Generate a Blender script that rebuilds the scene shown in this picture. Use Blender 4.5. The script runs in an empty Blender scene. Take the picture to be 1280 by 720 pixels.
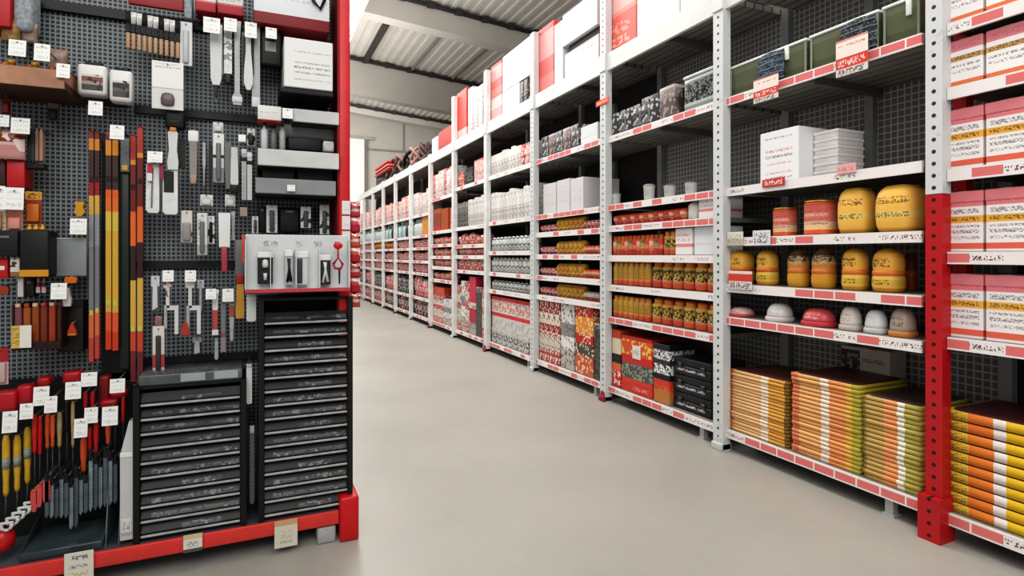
import bpy, bmesh, math, random
from mathutils import Vector, Matrix
random.seed(11)
SC = bpy.context.scene
COL = SC.collection
R = math.radians

# ------------------------------------------------------------------ camera frame
FPX, HX, HY, EYE = 720.0, 640.0, 319.0, 1.30
YAW = R(24.03)
SN, CS = math.sin(YAW), math.cos(YAW)

def _d(px):
    u = (px - HX) / FPX
    return SN + u * CS, CS - u * SN

def yx(px, X):                     # Y of the point seen at px on the plane x = X
    a, b = _d(px); return X / a * b

def zx(px, py, X):                 # height of the point seen at (px, py) on the plane x = X
    a, b = _d(px); return EYE + (HY - py) / FPX * X / a

def xy(px, Y):                     # X of the point seen at px on the plane y = Y
    a, b = _d(px); return Y / b * a

def zy(px, py, Y):
    a, b = _d(px); return EYE + (HY - py) / FPX * Y / b

# ------------------------------------------------------------------ materials
def lin(h):
    if not isinstance(h, str): return tuple(h)
    h = h.lstrip('#')
    o = []
    for i in (0, 2, 4):
        v = int(h[i:i + 2], 16) / 255
        o.append(v / 12.92 if v <= .04045 else ((v + .055) / 1.055) ** 2.4)
    return (o[0], o[1], o[2], 1.0)

_mats = {}
class NT:
    def __init__(self, name):
        self.m = bpy.data.materials.new(name); self.m.use_nodes = True
        self.t = self.m.node_tree; self.n = self.t.nodes; self.l = self.t.links
        self.b = self.n['Principled BSDF']
    def node(self, ty, **kw):
        n = self.n.new(ty)
        for k, v in kw.items(): setattr(n, k, v)
        return n
    def link(self, a, b): self.l.new(a, b)
    def math(self, op, a, b=None, c=None):
        n = self.node('ShaderNodeMath', operation=op)
        for i, v in enumerate((a, b, c)):
            if v is None: continue
            if hasattr(v, 'is_linked'): self.link(v, n.inputs[i])
            else: n.inputs[i].default_value = v
        return n.outputs[0]
    def mix(self, fac, a, b, blend='MIX'):
        n = self.node('ShaderNodeMix', data_type='RGBA', blend_type=blend)
        for i, v in ((0, fac), (6, a), (7, b)):
            if hasattr(v, 'is_linked'): self.link(v, n.inputs[i])
            else: n.inputs[i].default_value = v
        return n.outputs[2]
    def ramp(self, fac, stops, interp='CONSTANT'):
        n = self.node('ShaderNodeValToRGB'); r = n.color_ramp; r.interpolation = interp
        while len(r.elements) > 1: r.elements.remove(r.elements[-1])
        r.elements[0].position = stops[0][0]; r.elements[0].color = lin(stops[0][1])
        for p, cc in stops[1:]:
            e = r.elements.new(min(max(p, 0), 1)); e.color = lin(cc)
        self.link(fac, n.inputs[0]); return n.outputs[0]
    def coord(self, k):
        return self.node('ShaderNodeTexCoord').outputs[k]
    def xyz(self, v):
        n = self.node('ShaderNodeSeparateXYZ'); self.link(v, n.inputs[0]); return n.outputs

def plain(name, hx, rough=.5, metal=0, var=.12, scale=9, spec=.4, emit=0):
    if name in _mats: return _mats[name]
    t = NT(name); b = t.b
    nz = t.node('ShaderNodeTexNoise'); nz.inputs['Scale'].default_value = scale; nz.inputs['Detail'].default_value = 3
    t.link(t.coord('Object'), nz.inputs['Vector'])
    cc = lin(hx); dk = tuple(v * (1 - var) for v in cc[:3]) + (1,); lt = tuple(min(1, v * (1 + var * .6)) for v in cc[:3]) + (1,)
    col = t.ramp(nz.outputs[0], [(.3, dk), (.7, lt)], 'LINEAR')
    t.link(col, b.inputs['Base Color'])
    b.inputs['Roughness'].default_value = rough; b.inputs['Metallic'].default_value = metal
    b.inputs['Specular IOR Level'].default_value = spec
    if emit:
        b.inputs['Emission Color'].default_value = cc; b.inputs['Emission Strength'].default_value = emit
    _mats[name] = t.m
    return t.m

def printed(name, axis, bands, text=(), span=(0, 1), haxis='Y', cell=(.006, .008), rough=.45, top=None, vary=0, blot=None, dens=.5):

    """bands: colour bands along an axis of the object; text: rows (z0, z1, colour) of small printed marks
    kept inside span on the horizontal axis; top: colour of upward faces; blot: (colour, scale, threshold) picture-like patches"""
    if name in _mats: return _mats[name]
    cell = (cell[0] * .55, cell[1] * .55)
    t = NT(name); g = t.coord('Generated'); G = t.xyz(g); ob = t.coord('Object')
    ix = {'X': 0, 'Y': 1, 'Z': 2}
    col = t.ramp(G[ix[axis]], bands)
    if blot:
        for bl in (blot if isinstance(blot, list) else [blot]):
            nz = t.node('ShaderNodeTexVoronoi'); nz.inputs['Scale'].default_value = bl[1]
            t.link(ob, nz.inputs['Vector'])
            f = t.math('GREATER_THAN', t.xyz(nz.outputs['Color'])[0], bl[2])
            if len(bl) > 3:
                mz = t.math('MULTIPLY', t.math('GREATER_THAN', G[2], bl[3]), t.math('LESS_THAN', G[2], bl[4]))
                f = t.math('MULTIPLY', f, mz)
            col = t.mix(f, col, lin(bl[0]))
    if text:
        vm = t.node('ShaderNodeVectorMath', operation='MULTIPLY'); vm.inputs[1].default_value = (1 / cell[0], 1 / cell[0], 1 / cell[1])
        t.link(ob, vm.inputs[0])
        va = t.node('ShaderNodeVectorMath', operation='ADD'); va.inputs[1].default_value = (.37, .37, .37); t.link(vm.outputs[0], va.inputs[0])
        fl = t.node('ShaderNodeVectorMath', operation='FLOOR'); t.link(va.outputs[0], fl.inputs[0])
        wn = t.node('ShaderNodeTexWhiteNoise', noise_dimensions='3D'); t.link(fl.outputs[0], wn.inputs['Vector'])
        ink = t.math('GREATER_THAN', wn.outputs['Value'], 1 - dens)
        h = G[ix[haxis]]
        hm = t.math('MULTIPLY', t.math('GREATER_THAN', h, span[0]), t.math('LESS_THAN', h, span[1]))
        ink = t.math('MULTIPLY', t.math('MULTIPLY', ink, hm), .75)
        for (z0, z1, tc) in text:
            zm = t.math('MULTIPLY', t.math('GREATER_THAN', G[2], z0), t.math('LESS_THAN', G[2], z1))
            col = t.mix(t.math('MULTIPLY', ink, zm), col, lin(tc))
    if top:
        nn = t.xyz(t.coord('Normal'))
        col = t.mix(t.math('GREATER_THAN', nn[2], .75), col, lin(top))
    if vary:
        oi = t.node('ShaderNodeObjectInfo')
        hs = t.node('ShaderNodeHueSaturation')
        t.link(t.math('MULTIPLY_ADD', oi.outputs['Random'], vary, 1 - vary * .6), hs.inputs['Value'])
        t.link(t.math('MULTIPLY_ADD', oi.outputs['Random'], vary * .12, .5 - vary * .06), hs.inputs['Hue'])
        t.link(col, hs.inputs['Color']); col = hs.outputs[0]
    t.link(col, t.b.inputs['Base Color']); t.b.inputs['Roughness'].default_value = rough
    t.b.inputs['Specular IOR Level'].default_value = .35
    _mats[name] = t.m
    return t.m

def lattice(name, line, hole, pitch, width, axes, rough=.6, blend=None):
    """perforated sheet or wire mesh: a square lattice in object space"""
    if name in _mats: return _mats[name]
    t = NT(name); o = t.xyz(t.coord('Object')); ix = {'X': 0, 'Y': 1, 'Z': 2}
    f = None
    for a in axes:
        q = t.math('FRACT', t.math('DIVIDE', o[ix[a]], pitch))
        g = t.math('LESS_THAN', q, width)
        f = g if f is None else t.math('MAXIMUM', f, g)
    col = t.mix(f, lin(hole), lin(line))
    nz = t.node('ShaderNodeTexNoise'); nz.inputs['Scale'].default_value = 2.2
    t.link(t.coord('Object'), nz.inputs['Vector'])
    col = t.mix(t.math('MULTIPLY', nz.outputs[0], .3), col, lin(blend or hole))
    t.link(col, t.b.inputs['Base Color']); t.b.inputs['Roughness'].default_value = rough
    _mats[name] = t.m
    return t.m

def holed(name, base, dark, pitch=.05, lo=.3, hi=.62, rough=.45):
    """painted steel upright with a column of dark punched holes"""
    if name in _mats: return _mats[name]
    t = NT(name); o = t.xyz(t.coord('Object'))
    q = t.math('SUBTRACT', t.math('FRACT', t.math('DIVIDE', o[2], pitch)), .5)
    w = t.math('DIVIDE', o[1], pitch)
    r = t.math('ADD', t.math('MULTIPLY', q, q), t.math('MULTIPLY', w, w))
    f = t.math('LESS_THAN', r, .03)
    w2 = t.math('DIVIDE', t.math('ADD', o[0], .0), pitch)
    nz = t.node('ShaderNodeTexNoise'); nz.inputs['Scale'].default_value = 22; t.link(t.coord('Object'), nz.inputs['Vector'])
    bc = t.mix(t.math('MULTIPLY', t.math('GREATER_THAN', nz.outputs[0], .66), .12), lin(base), lin(dark))
    t.link(t.mix(f, bc, lin(dark)), t.b.inputs['Base Color']); t.b.inputs['Roughness'].default_value = rough
    _mats[name] = t.m
    return t.m

def rail_mat(name, base, block, amount, ink='#7a4a4a', size=.125):
    """shelf-edge price strip: pale strip with printed price blocks along Y (or X)"""
    if name in _mats: return _mats[name]
    t = NT(name); ob = t.coord('Object'); o = t.xyz(ob); G = t.xyz(t.coord('Generated'))
    along = t.math('ADD', o[0], o[1])
    wn = t.node('ShaderNodeTexWhiteNoise', noise_dimensions='1D')
    oi = t.node('ShaderNodeObjectInfo')
    t.link(t.math('MULTIPLY_ADD', oi.outputs['Random'], 571.3, t.math('FLOOR', t.math('DIVIDE', along, size))), wn.inputs['W'])
    f = t.math('LESS_THAN', wn.outputs['Value'], amount)
    inz = t.math('MULTIPLY', t.math('GREATER_THAN', G[2], .14), t.math('LESS_THAN', G[2], .86))
    fr = t.math('FRACT', t.math('DIVIDE', along, size))
    f = t.math('MULTIPLY', t.math('MULTIPLY', f, inz), t.math('LESS_THAN', fr, .93))
    col = t.mix(f, lin(base), lin(block))
    vm = t.node('ShaderNodeVectorMath', operation='MULTIPLY'); vm.inputs[1].default_value = (210, 210, 160); t.link(ob, vm.inputs[0])
    fl = t.node('ShaderNodeVectorMath', operation='FLOOR'); t.link(vm.outputs[0], fl.inputs[0])
    w2 = t.node('ShaderNodeTexWhiteNoise', noise_dimensions='3D'); t.link(fl.outputs[0], w2.inputs['Vector'])
    k = t.math('MULTIPLY', t.math('GREATER_THAN', w2.outputs['Value'], .74), t.math('MULTIPLY', t.math('GREATER_THAN', G[2], .3), t.math('LESS_THAN', G[2], .7)))
    k = t.math('MULTIPLY', k, t.math('GREATER_THAN', wn.outputs['Value'], .72))
    col = t.mix(k, col, lin(ink))
    t.link(col, t.b.inputs['Base Color']); t.b.inputs['Roughness'].default_value = .4
    _mats[name] = t.m
    return t.m

# ------------------------------------------------------------------ mesh builder
class MB:
    def __init__(self): self.v = []; self.f = []; self.sm = []
    def add(self, vs, fs, smooth=False):
        o = len(self.v); self.v += [tuple(p) for p in vs]
        self.f += [tuple(i + o for i in f) for f in fs]; self.sm += [smooth] * len(fs); return self
    def box(self, x0, y0, z0, x1, y1, z1):
        vs = [(x0, y0, z0), (x1, y0, z0), (x1, y1, z0), (x0, y1, z0), (x0, y0, z1), (x1, y0, z1), (x1, y1, z1), (x0, y1, z1)]
        return self.add(vs, [(3, 2, 1, 0), (4, 5, 6, 7), (0, 1, 5, 4), (1, 2, 6, 5), (2, 3, 7, 6), (3, 0, 4, 7)])
    def rbox(self, x0, y0, z0, x1, y1, z1, bev=.006, seg=2):
        bm = bmesh.new(); bmesh.ops.create_cube(bm, size=1)
        for p in bm.verts:
            p.co = Vector(((x0 + x1) / 2 + p.co.x * (x1 - x0), (y0 + y1) / 2 + p.co.y * (y1 - y0), (z0 + z1) / 2 + p.co.z * (z1 - z0)))
        b = min(bev, .49 * min(abs(x1 - x0), abs(y1 - y0), abs(z1 - z0)))
        bmesh.ops.bevel(bm, geom=bm.edges[:], offset=b, segments=seg, profile=.6, affect='EDGES')
        bm.verts.ensure_lookup_table()
        for i, p in enumerate(bm.verts): p.index = i
        self.add([p.co[:] for p in bm.verts], [[q.index for q in f.verts] for f in bm.faces], seg > 1); bm.free(); return self
    def lathe(self, prof, cx=0, cy=0, n=20, ex=2.0, sx=1, sy=1, z=0):
        vs = []; fs = []
        for (r, h) in prof:
            for k in range(n):
                a = 2 * math.pi * k / n; ca, sa = math.cos(a), math.sin(a)
                q = (abs(ca) ** ex + abs(sa) ** ex) ** (-1 / ex)
                vs.append((cx + r * q * ca * sx, cy + r * q * sa * sy, z + h))
        m = len(prof)
        for i in range(m - 1):
            for k in range(n):
                fs.append((i * n + k, i * n + (k + 1) % n, (i + 1) * n + (k + 1) % n, (i + 1) * n + k))
        fs.append(tuple(range(n))[::-1]); fs.append(tuple((m - 1) * n + k for k in range(n)))
        return self.add(vs, fs, True)
    def tube(self, pts, r, n=8):
        pts = [Vector(p) for p in pts]; rs = r if isinstance(r, (list, tuple)) else [r] * len(pts)
        vs = []; fs = []; up = Vector((0, 0, 1))
        for i, p in enumerate(pts):
            d = (pts[min(i + 1, len(pts) - 1)] - pts[max(i - 1, 0)])
            d = d.normalized() if d.length > 1e-9 else up
            a = d.cross(Vector((1, 0, 0)) if abs(d.x) < .8 else Vector((0, 1, 0))).normalized(); b = d.cross(a)
            for k in range(n):
                t = 2 * math.pi * k / n; vs.append(p + (a * math.cos(t) + b * math.sin(t)) * rs[i])
        for i in range(len(pts) - 1):
            for k in range(n): fs.append((i * n + k, i * n + (k + 1) % n, (i + 1) * n + (k + 1) % n, (i + 1) * n + k))
        fs.append(tuple(range(n))[::-1]); fs.append(tuple((len(pts) - 1) * n + k for k in range(n)))
        return self.add(vs, fs, True)
    def prism(self, poly, y0, y1, plane='xz'):
        """outline poly in plane, extruded along the third axis"""
        n = len(poly)
        def P(a, b, d):
            return (a, d, b) if plane == 'xz' else ((d, a, b) if plane == 'yz' else (a, b, d))
        vs = [P(a, b, y0) for a, b in poly] + [P(a, b, y1) for a, b in poly]
        fs = [tuple(range(n)), tuple(range(n, 2 * n))[::-1]] + [(i, i + n, (i + 1) % n + n, (i + 1) % n) for i in range(n)]
        return self.add(vs, fs)
    def mesh(self, name, mat):
        me = bpy.data.meshes.new(name); me.from_pydata(self.v, [], self.f); me.validate()
        bm = bmesh.new(); bm.from_mesh(me); bmesh.ops.recalc_face_normals(bm, faces=bm.faces[:]); bm.to_mesh(me); bm.free()
        if len(self.sm) == len(me.polygons): me.polygons.foreach_set('use_smooth', self.sm)
        me.materials.append(mat); me.update(); return me
    def obj(self, name, mat, parent=None, loc=(0, 0, 0)):
        return place(name, self.mesh(name, mat), parent, loc)

def place(name, me, parent=None, loc=(0, 0, 0)):
    o = bpy.data.objects.new(name, me); COL.objects.link(o); o.location = loc
    if parent: o.parent = parent
    return o

ALL_LABELS = []
def tag(o, label, cat, group=None):
    o['label'] = label; o['category'] = cat
    if group: o['group'] = group
    ALL_LABELS.append(label)
    return o

def thing(name, label, cat, loc=(0, 0, 0), group=None, rz=0):
    o = bpy.data.objects.new(name, None); COL.objects.link(o); o.location = loc; o.rotation_euler = (0, 0, rz)
    o.empty_display_size = .05
    return tag(o, label, cat, group)

def struct(o):
    o['kind'] = 'structure'; return o

def dup(root, loc, label, group=None, rz=None):
    r = root.copy(); COL.objects.link(r); r.location = loc; r['label'] = label; ALL_LABELS.append(label)
    if group: r['group'] = group
    if rz is not None: r.rotation_euler = (0, 0, rz)
    for ch in list(root.children):
        k = ch.copy(); COL.objects.link(k); k.parent = r
        for g in list(ch.children):
            q = g.copy(); COL.objects.link(q); q.parent = k
    return r

ORD = ['', 'first', 'second', 'third', 'fourth', 'fifth', 'sixth', 'seventh', 'eighth', 'ninth', 'tenth', 'eleventh', 'twelfth',
       'thirteenth', 'fourteenth', 'fifteenth', 'sixteenth', 'seventeenth', 'eighteenth', 'nineteenth', 'twentieth',
       'twenty-first', 'twenty-second', 'twenty-third', 'twenty-fourth']
def nth(i): return ORD[i]
# ================================================================== room
XR = 2.86                                # front plane of the long rack
floor_m = NT('floor_concrete')
def _floor(t):
    o = t.coord('Object')
    n1 = t.node('ShaderNodeTexNoise'); n1.inputs['Scale'].default_value = .9; n1.inputs['Detail'].default_value = 5; t.link(o, n1.inputs['Vector'])
    n2 = t.node('ShaderNodeTexNoise'); n2.inputs['Scale'].default_value = 14; n2.inputs['Detail'].default_value = 4; t.link(o, n2.inputs['Vector'])
    c1 = t.ramp(n1.outputs[0], [(.3, '#9d9a93'), (.7, '#aaa7a0')], 'LINEAR')
    c2 = t.mix(.06, c1, n2.outputs[1], 'OVERLAY')
    t.link(c2, t.b.inputs['Base Color'])
    t.link(t.math('MULTIPLY_ADD', n2.outputs[0], .15, .34), t.b.inputs['Roughness'])
    t.b.inputs['Specular IOR Level'].default_value = .3
_floor(floor_m)
struct(MB().box(-7, -4, -.1, 9, 22.2, 0).obj('floor', floor_m.m))

wall_m = plain('wall_paint', '#bdb8b0', .8, var=.05, scale=1.5)
struct(MB().box(-7, 22, 0, 9, 22.2, 7.9).obj('wall_back', wall_m))
struct(MB().box(9, -4, 0, 9.2, 22.2, 6.6).obj('wall_right', wall_m))

def roofz(x): return 7.0 - .085 * x
# corrugated roof deck, ridges along the aisle
mb = MB(); poly = []
x = -7.0
while x < 9.0:
    for dx, dz in ((0, 0), (.08, 0), (.10, -.022), (.18, -.022), (.20, 0)):
        poly.append((x + dx, roofz(x + dx) + dz))
    x += .22
vs = []; fs = []
for y in (-4, 22.2):
    vs += [(a, y, b) for a, b in poly]
n = len(poly)
fs = [(i, i + 1, i + 1 + n, i + n) for i in range(n - 1)]
mb.add(vs, fs)
struct(mb.obj('ceiling', plain('roof_deck', '#c6c2bb', .7, var=.06, scale=2)))
beam_m = plain('beam_paint', '#bcb8b1', .7, var=.05, scale=1.2)
dark_m = plain('dark_gap', '#3c3a38', .8)
def beam(i, Y, dep, thick=.35):
    mb = MB()
    x0, x1 = -6.9, 8.9
    mb.prism([(x0, roofz(x0) - .05), (x1, roofz(x1) - .05), (x1, roofz(x1) - dep), (x0, roofz(x0) - dep)], Y, Y + thick)
    struct(mb.obj('trim_%d' % i, beam_m))
    # dark cable run with clamps along the upper edge of the beam
    mb = MB(); mb.tube([(x0, Y - .03, roofz(x0) - .11), (x1, Y - .03, roofz(x1) - .11)], .045)
    xx = x0 + .3
    while xx < x1:
        mb.box(xx, Y - .10, roofz(xx) - .17, xx + .16, Y - .002, roofz(xx) - .06); xx += .62
    struct(mb.obj('trim_%d' % (i + 20), dark_m))
for i, (Y, dep) in enumerate(((7.6, .62), (11.9, .58), (16.2, 1.05), (21.0, .35))):
    beam(i + 1, Y, dep)
mb = MB()
for xp in (1.3, 4.05, 5.25, 6.45):
    mb.box(xp, 12.25, roofz(xp) - .10, xp + .05, 16.2, roofz(xp) - .02)
struct(mb.obj('trim_6', plain('purlin', '#8b8882', .7)))
struct(MB().box(2.72, 12.25, roofz(2.8) - .16, 2.84, 16.2, roofz(2.8) - .04).obj('trim_7', dark_m))
# panel joints and the pale service door column of the back wall
zt = zy(447, 174, 21.95); xl, xr_ = xy(425, 21.95), xy(455, 21.95)
struct(MB().box(xl, 21.88, 0, xr_, 22, zt).obj('door_1', plain('door_white', '#e4e4e0', .5, var=.03)))
struct(MB().box(xr_, 21.86, 0, xr_ + .12, 22, zt).obj('trim_8', plain('door_edge', '#77736f', .6)))
struct(MB().box(xl, 21.86, zt, xr_ + .35, 22, zt + .12).obj('trim_9', plain('lintel', '#a39f98', .6)))
mb = MB()
for zz in (5.25,):
    mb.box(-7, 21.93, zz, 9, 22, zz + .07)
for xx in (3.0, 5.2, 7.4, .8):
    mb.box(xx, 21.95, 5.3, xx + .04, 22, 7.0)
struct(mb.obj('trim_10', plain('joint', '#8f8b84', .7)))

# ceiling strip light over the aisle
lt = thing('ceiling_light', 'long bright white fluorescent strip light hanging above the aisle', 'light', (1.40, 9.0, 5.33))
MB().rbox(-.24, -3.2, 0, .24, 3.2, .10, .02).obj('housing', plain('lamp_housing', '#e8e8e6', .4), lt)
MB().rbox(-.22, -3.18, -.05, .22, 3.18, -.002, .02).obj('diffuser', plain('lamp_glow', '#ffffff', .5, var=0, emit=9), lt)
mb = MB()
for yy in (-2.6, 0, 2.6): mb.tube([(0, yy, .1), (0, yy, roofz(1.4) - 5.33 - .04)], .012)
mb.obj('hanger', dark_m, lt)

# ================================================================== long rack
P = [1.64, 2.96, 4.36, 5.80, 7.24, 8.64, 9.98, 11.40, 12.80, 14.15, 15.50, 16.87, 18.2]
def bay_y(k): return (P[k - 1] if k else .24), P[k]
FAR = [.145, .5, .97, 1.2, 1.45, 1.68, 2.08]
SH = [[.135, .93, 1.315, 1.688, 2.057, 2.347],
      [.145, .894, 1.11, 1.415, 1.745, 2.346],
      [.145, .757, 1.04, 1.30, 1.56, 1.745, 2.35],
      [.145, .865, 1.08, 1.31, 1.55, 1.745, 2.36],
      [.145, .85, 1.08, 1.355, 1.745, 2.355],
      [.145, 1.08, 1.30, 1.46, 1.73, 2.35],
      [.145, .89, 1.11, 1.29, 1.49, 1.72, 2.29]] + [FAR] * 6
AMT = [[.5, .6, .45, .4, .3, .35], [.6, .6, .55, .4, .15, .55], [.55, .4, 0, 0, .5, .6, .6], [.6, .15, .1, .15, .3, .5, .5],
       [.4, .1, .1, .1, .1, .1], [.4, .1, .2, .2, .1, .3]] + [[.5, .2, .3, .3, .3, .2, .2]] * 7
BAY = ['nearest bay', 'second bay from right', 'third bay from right', 'fourth bay from right', 'fifth bay from right', 'sixth bay from right',
       'seventh bay from right', 'eighth bay from right', 'ninth bay from right', 'tenth bay from right', 'eleventh bay from right',
       'twelfth bay from right', 'last bay']
def shname(k, i):
    n = len(SH[k])
    if i == 0: return 'bottom shelf'
    if i == n: return 'rack top'
    return ['', 'second', 'third', 'fourth', 'fifth', 'sixth', 'seventh'][i] + ' shelf up'

white_steel = plain('white_steel', '#d9dad8', .4, var=.06, scale=5)
up_white = holed('upright_white', '#cfd1d1', '#2b2b2b', .055)
up_plain = plain('upright_plain', '#dcdddb', .45)
up_red = holed('upright_red', '#b5141c', '#2a0508', .055)
shelf_dark = plain('shelf_dark', '#86837d', .7, var=.3, scale=6)
def slat_mat():
    t = NT('slatted_deck'); o = t.xyz(t.coord('Object'))
    q = t.math('FRACT', t.math('DIVIDE', o[0], .085))
    nz = t.node('ShaderNodeTexNoise'); nz.inputs['Scale'].default_value = 6; t.link(t.coord('Object'), nz.inputs['Vector'])
    a = t.mix(nz.outputs[0], lin('#6a6763'), lin('#a5a19a'))
    t.link(t.mix(t.math('LESS_THAN', q, .18), a, lin('#4a4743')), t.b.inputs['Base Color']); t.b.inputs['Roughness'].default_value = .7
    return t.m
slat_m = slat_mat()
mesh_m = lattice('wire_mesh_back', '#bdbcb8', '#6d6c68', .04, .2, 'YZ', blend='#7c7b76')
back_m = plain('back_dark', '#2f2c2a', .8, var=.3, scale=3)
RAILS = {}
def railm(a):
    a = round(a, 2)
    if a not in RAILS: RAILS[a] = rail_mat('price_strip_%d' % int(a * 100), '#e9e4e2', '#db7674', min(1, a * 1.15))
    return RAILS[a]
bay_desc = ['red and white shelving bay stocked with labelled cartons at right edge',
            'white shelving bay with red lower post holding green totes and yellow jars',
            'white shelving bay holding rows of orange jars above black cases',
            'white shelving bay holding white cartons above yellow packets',
            'white shelving bay with three rows of silver jars',
            'white shelving bay with pink box beside black box on its top shelf',
            'white shelving bay with orange-brown boxes, seventh from right'] + \
           ['white shelving bay far down the aisle, %s from right' % w for w in ('eighth', 'ninth', 'tenth', 'eleventh', 'twelfth')] + \
           ['white shelving bay at the far end of the rack']
for k in range(13):
    y0, y1 = bay_y(k)
    b = thing('shelving_bay', bay_desc[k], 'shelving', (XR, y0, 0), 'bays of the long rack')
    w = y1 - y0
    lo = .047 if k else .0
    top = 3.79 if 2 <= k <= 5 else 3.1
    uw = .045
    if k == 0:
        MB().box(.10, w - .085, 1.2, .16, w - .03, 3.1).obj('upright', up_red, b)
    elif k == 1:
        pass
    um = MB().box(-.03, -uw, -1.6, .035, uw, top - 1.6)
    if k == 0:   # the post shared with the tote bay: red below, white above
        um = MB().box(-.03, -.036, 0, .035, .036, 1.50)
        um.obj('upper_upright', up_white, b, (0, w - .022, 1.58))
        lw = MB().box(-.03, -.036, -1.58, .035, .036, -.003); o = lw.obj('lower_upright', up_red, b, (0, w - .022, 1.58)); o['label'] = 'red punched lower half of the post'
        MB().box(-.065, -.045, 0, -.031, .05, .2).box(.036, -.045, 0, .05, .05, .2).box(-.032, -.045, 0, .037, -.037, .2).box(-.032, .037, 0, .037, .05, .2).obj('foot', up_red, b, (0, w - .022, 0))
    else:
        um.obj('upright', up_white if k < 4 else up_plain, b, (0, w, 1.6))
        MB().rbox(-.05, -.045, 0, .045, .045, .05, .008).box(-.035, -.03, .05, .03, .03, .085).obj('foot', plain('foot_red', '#8e2233', .5) if k % 2 == 0 else plain('foot_white', '#c9c9c6', .5), b, (0, w, 0))
    MB().box(.59, w - .03, 0, .64, w + .03, 3.05).obj('rear_upright', plain('rear_post', '#8e9090', .5), b)
    if 0 < k < 4:
        MB().box(.60, w * .52, .2, .64, w * .52 + .045, 2.9).obj('rear_upright', plain('rear_post', '#8e9090', .5), b)
    MB().box(.645, lo, .1, .66, w + .04, 3.05).obj('back_panel', mesh_m if k in (1, 2) else back_m, b)
    MB().box(.46, lo, .0, .48, w + .04, .085).obj('kick_shade_panel', plain('kick_shade', '#1c1b1a', .8), b)  # dark sheet standing in for the floor shadow under the rack
    for i, z in enumerate(SH[k]):
        a = w - (uw if k else .06)
        sh = MB().box(.016, lo, -.032, .64, a, 0).obj('shelf', slat_m if (i == len(SH[k]) - 1 and k < 7) else shelf_dark, b, (0, 0, z))
        rl = MB().box(0, lo + .001, -.055, .015, a - .001, 0)
        rl.obj('price_rail', railm(AMT[k][i]), sh, (0, 0, 0))
        if i == len(SH[k]) - 1 and k < 5:
            MB().box(.03, w * .5 - .02, -.075, .63, w * .5 + .02, -.033).obj('cross_bar', plain('crossbar', '#6a6865', .6), sh)
        if i == 0 and k < 6:
            MB().box(.03, .2, -.144, .07, .24, -.056).box(.02, .19, -.144, .08, .25, -.135).obj('leveller', plain('leveller', '#b9bab8', .4), sh)
    dk = MB().box(.04, lo, -.05, .64, w - .047, -.01).obj('top_deck', slat_m, b, (0, 0, 3.085))
    MB().box(-.012, lo, -.15, .0155, w - .0455, 0).box(-.04, w - .0455, -.15, -.031, w + .045, 0).obj('top_beam', white_steel, dk)
    if k < 6:
        MB().box(.03, w * .5 - .025, -.1, .63, w * .5 + .025, -.051).obj('cross_bar', plain('crossbar', '#6a6865', .6), dk)

# ------------------------------------------------------------------ stock builders (local: x = depth from front, y centred, z up)
_mc = {}
def cached(key, fn):
    if key not in _mc: _mc[key] = fn()
    return _mc[key]

def box_mesh(d, w, h, mat, bev=.004):
    return cached(('box', round(d, 3), round(w, 3), round(h, 3), mat.name, bev), lambda: MB().rbox(0, -w / 2, 0, d, w / 2, h, bev, 1).mesh('box', mat))
def can_mesh(r, h, mat):
    return cached(('can', round(r, 3), round(h, 3), mat.name), lambda: MB().lathe([(r * .8, 0), (r, .06 * h), (r, .72 * h), (r * .93, .78 * h), (r * .72, .82 * h), (r * .74, .84 * h), (r * .74, .97 * h), (r * .6, h)], r, 0, 14).mesh('jar', mat))
def bottle_mesh(r, h, mat):
    return cached(('bot', round(r, 3), round(h, 3), mat.name), lambda: MB().lathe([(r * .85, 0), (r, .04 * h), (r, .6 * h), (r * .8, .7 * h), (r * .35, .78 * h), (r * .33, .84 * h), (r * .42, .85 * h), (r * .42, .98 * h), (r * .3, h)], r, 0, 14).mesh('bottle', mat))
def pouch_mesh(d, w, h, mat):
    def f():
        vs = []; fs = []; nz, ny = 7, 6
        for side in (0, 1):
            for i in range(nz):
                t = i / (nz - 1)
                for j in range(ny):
                    s_ = j / (ny - 1)
                    bul = (math.sin(math.pi * min(1, .12 + .88 * (1 - t) ** .8)) ** .6 if t > 0 else .75) * (math.sin(math.pi * (.08 + .84 * s_)) ** .5)
                    if t > .9: bul = .05
                    x = d / 2 + (-1 if side == 0 else 1) * d / 2 * bul
                    vs.append((x, (s_ - .5) * w * (1 - .05 * math.sin(math.pi * t)), t * h))
        m = nz * ny
        for side in (0, 1):
            for i in range(nz - 1):
                for j in range(ny - 1):
                    a = side * m + i * ny + j
                    fs.append((a, a + 1, a + ny + 1, a + ny))
        for i in range(nz - 1):
            for j in (0, ny - 1):
                a = i * ny + j; fs.append((a, a + ny, a + ny + m, a + m))
        for j in range(ny - 1):
            for i in (0, nz - 1):
                a = i * ny + j; fs.append((a, a + 1, a + 1 + m, a + m))
        return MB().add(vs, fs, True).mesh('pouch', mat)
    return cached(('pouch', round(d, 3), round(w, 3), round(h, 3), mat.name), f)
def book_mesh(d, w, h, mat):
    return cached(('book', round(d, 3), round(w, 3), round(h, 3), mat.name), lambda: MB().rbox(0, -w / 2, 0, d, w / 2, h, .008, 2).mesh('book', mat))

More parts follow.
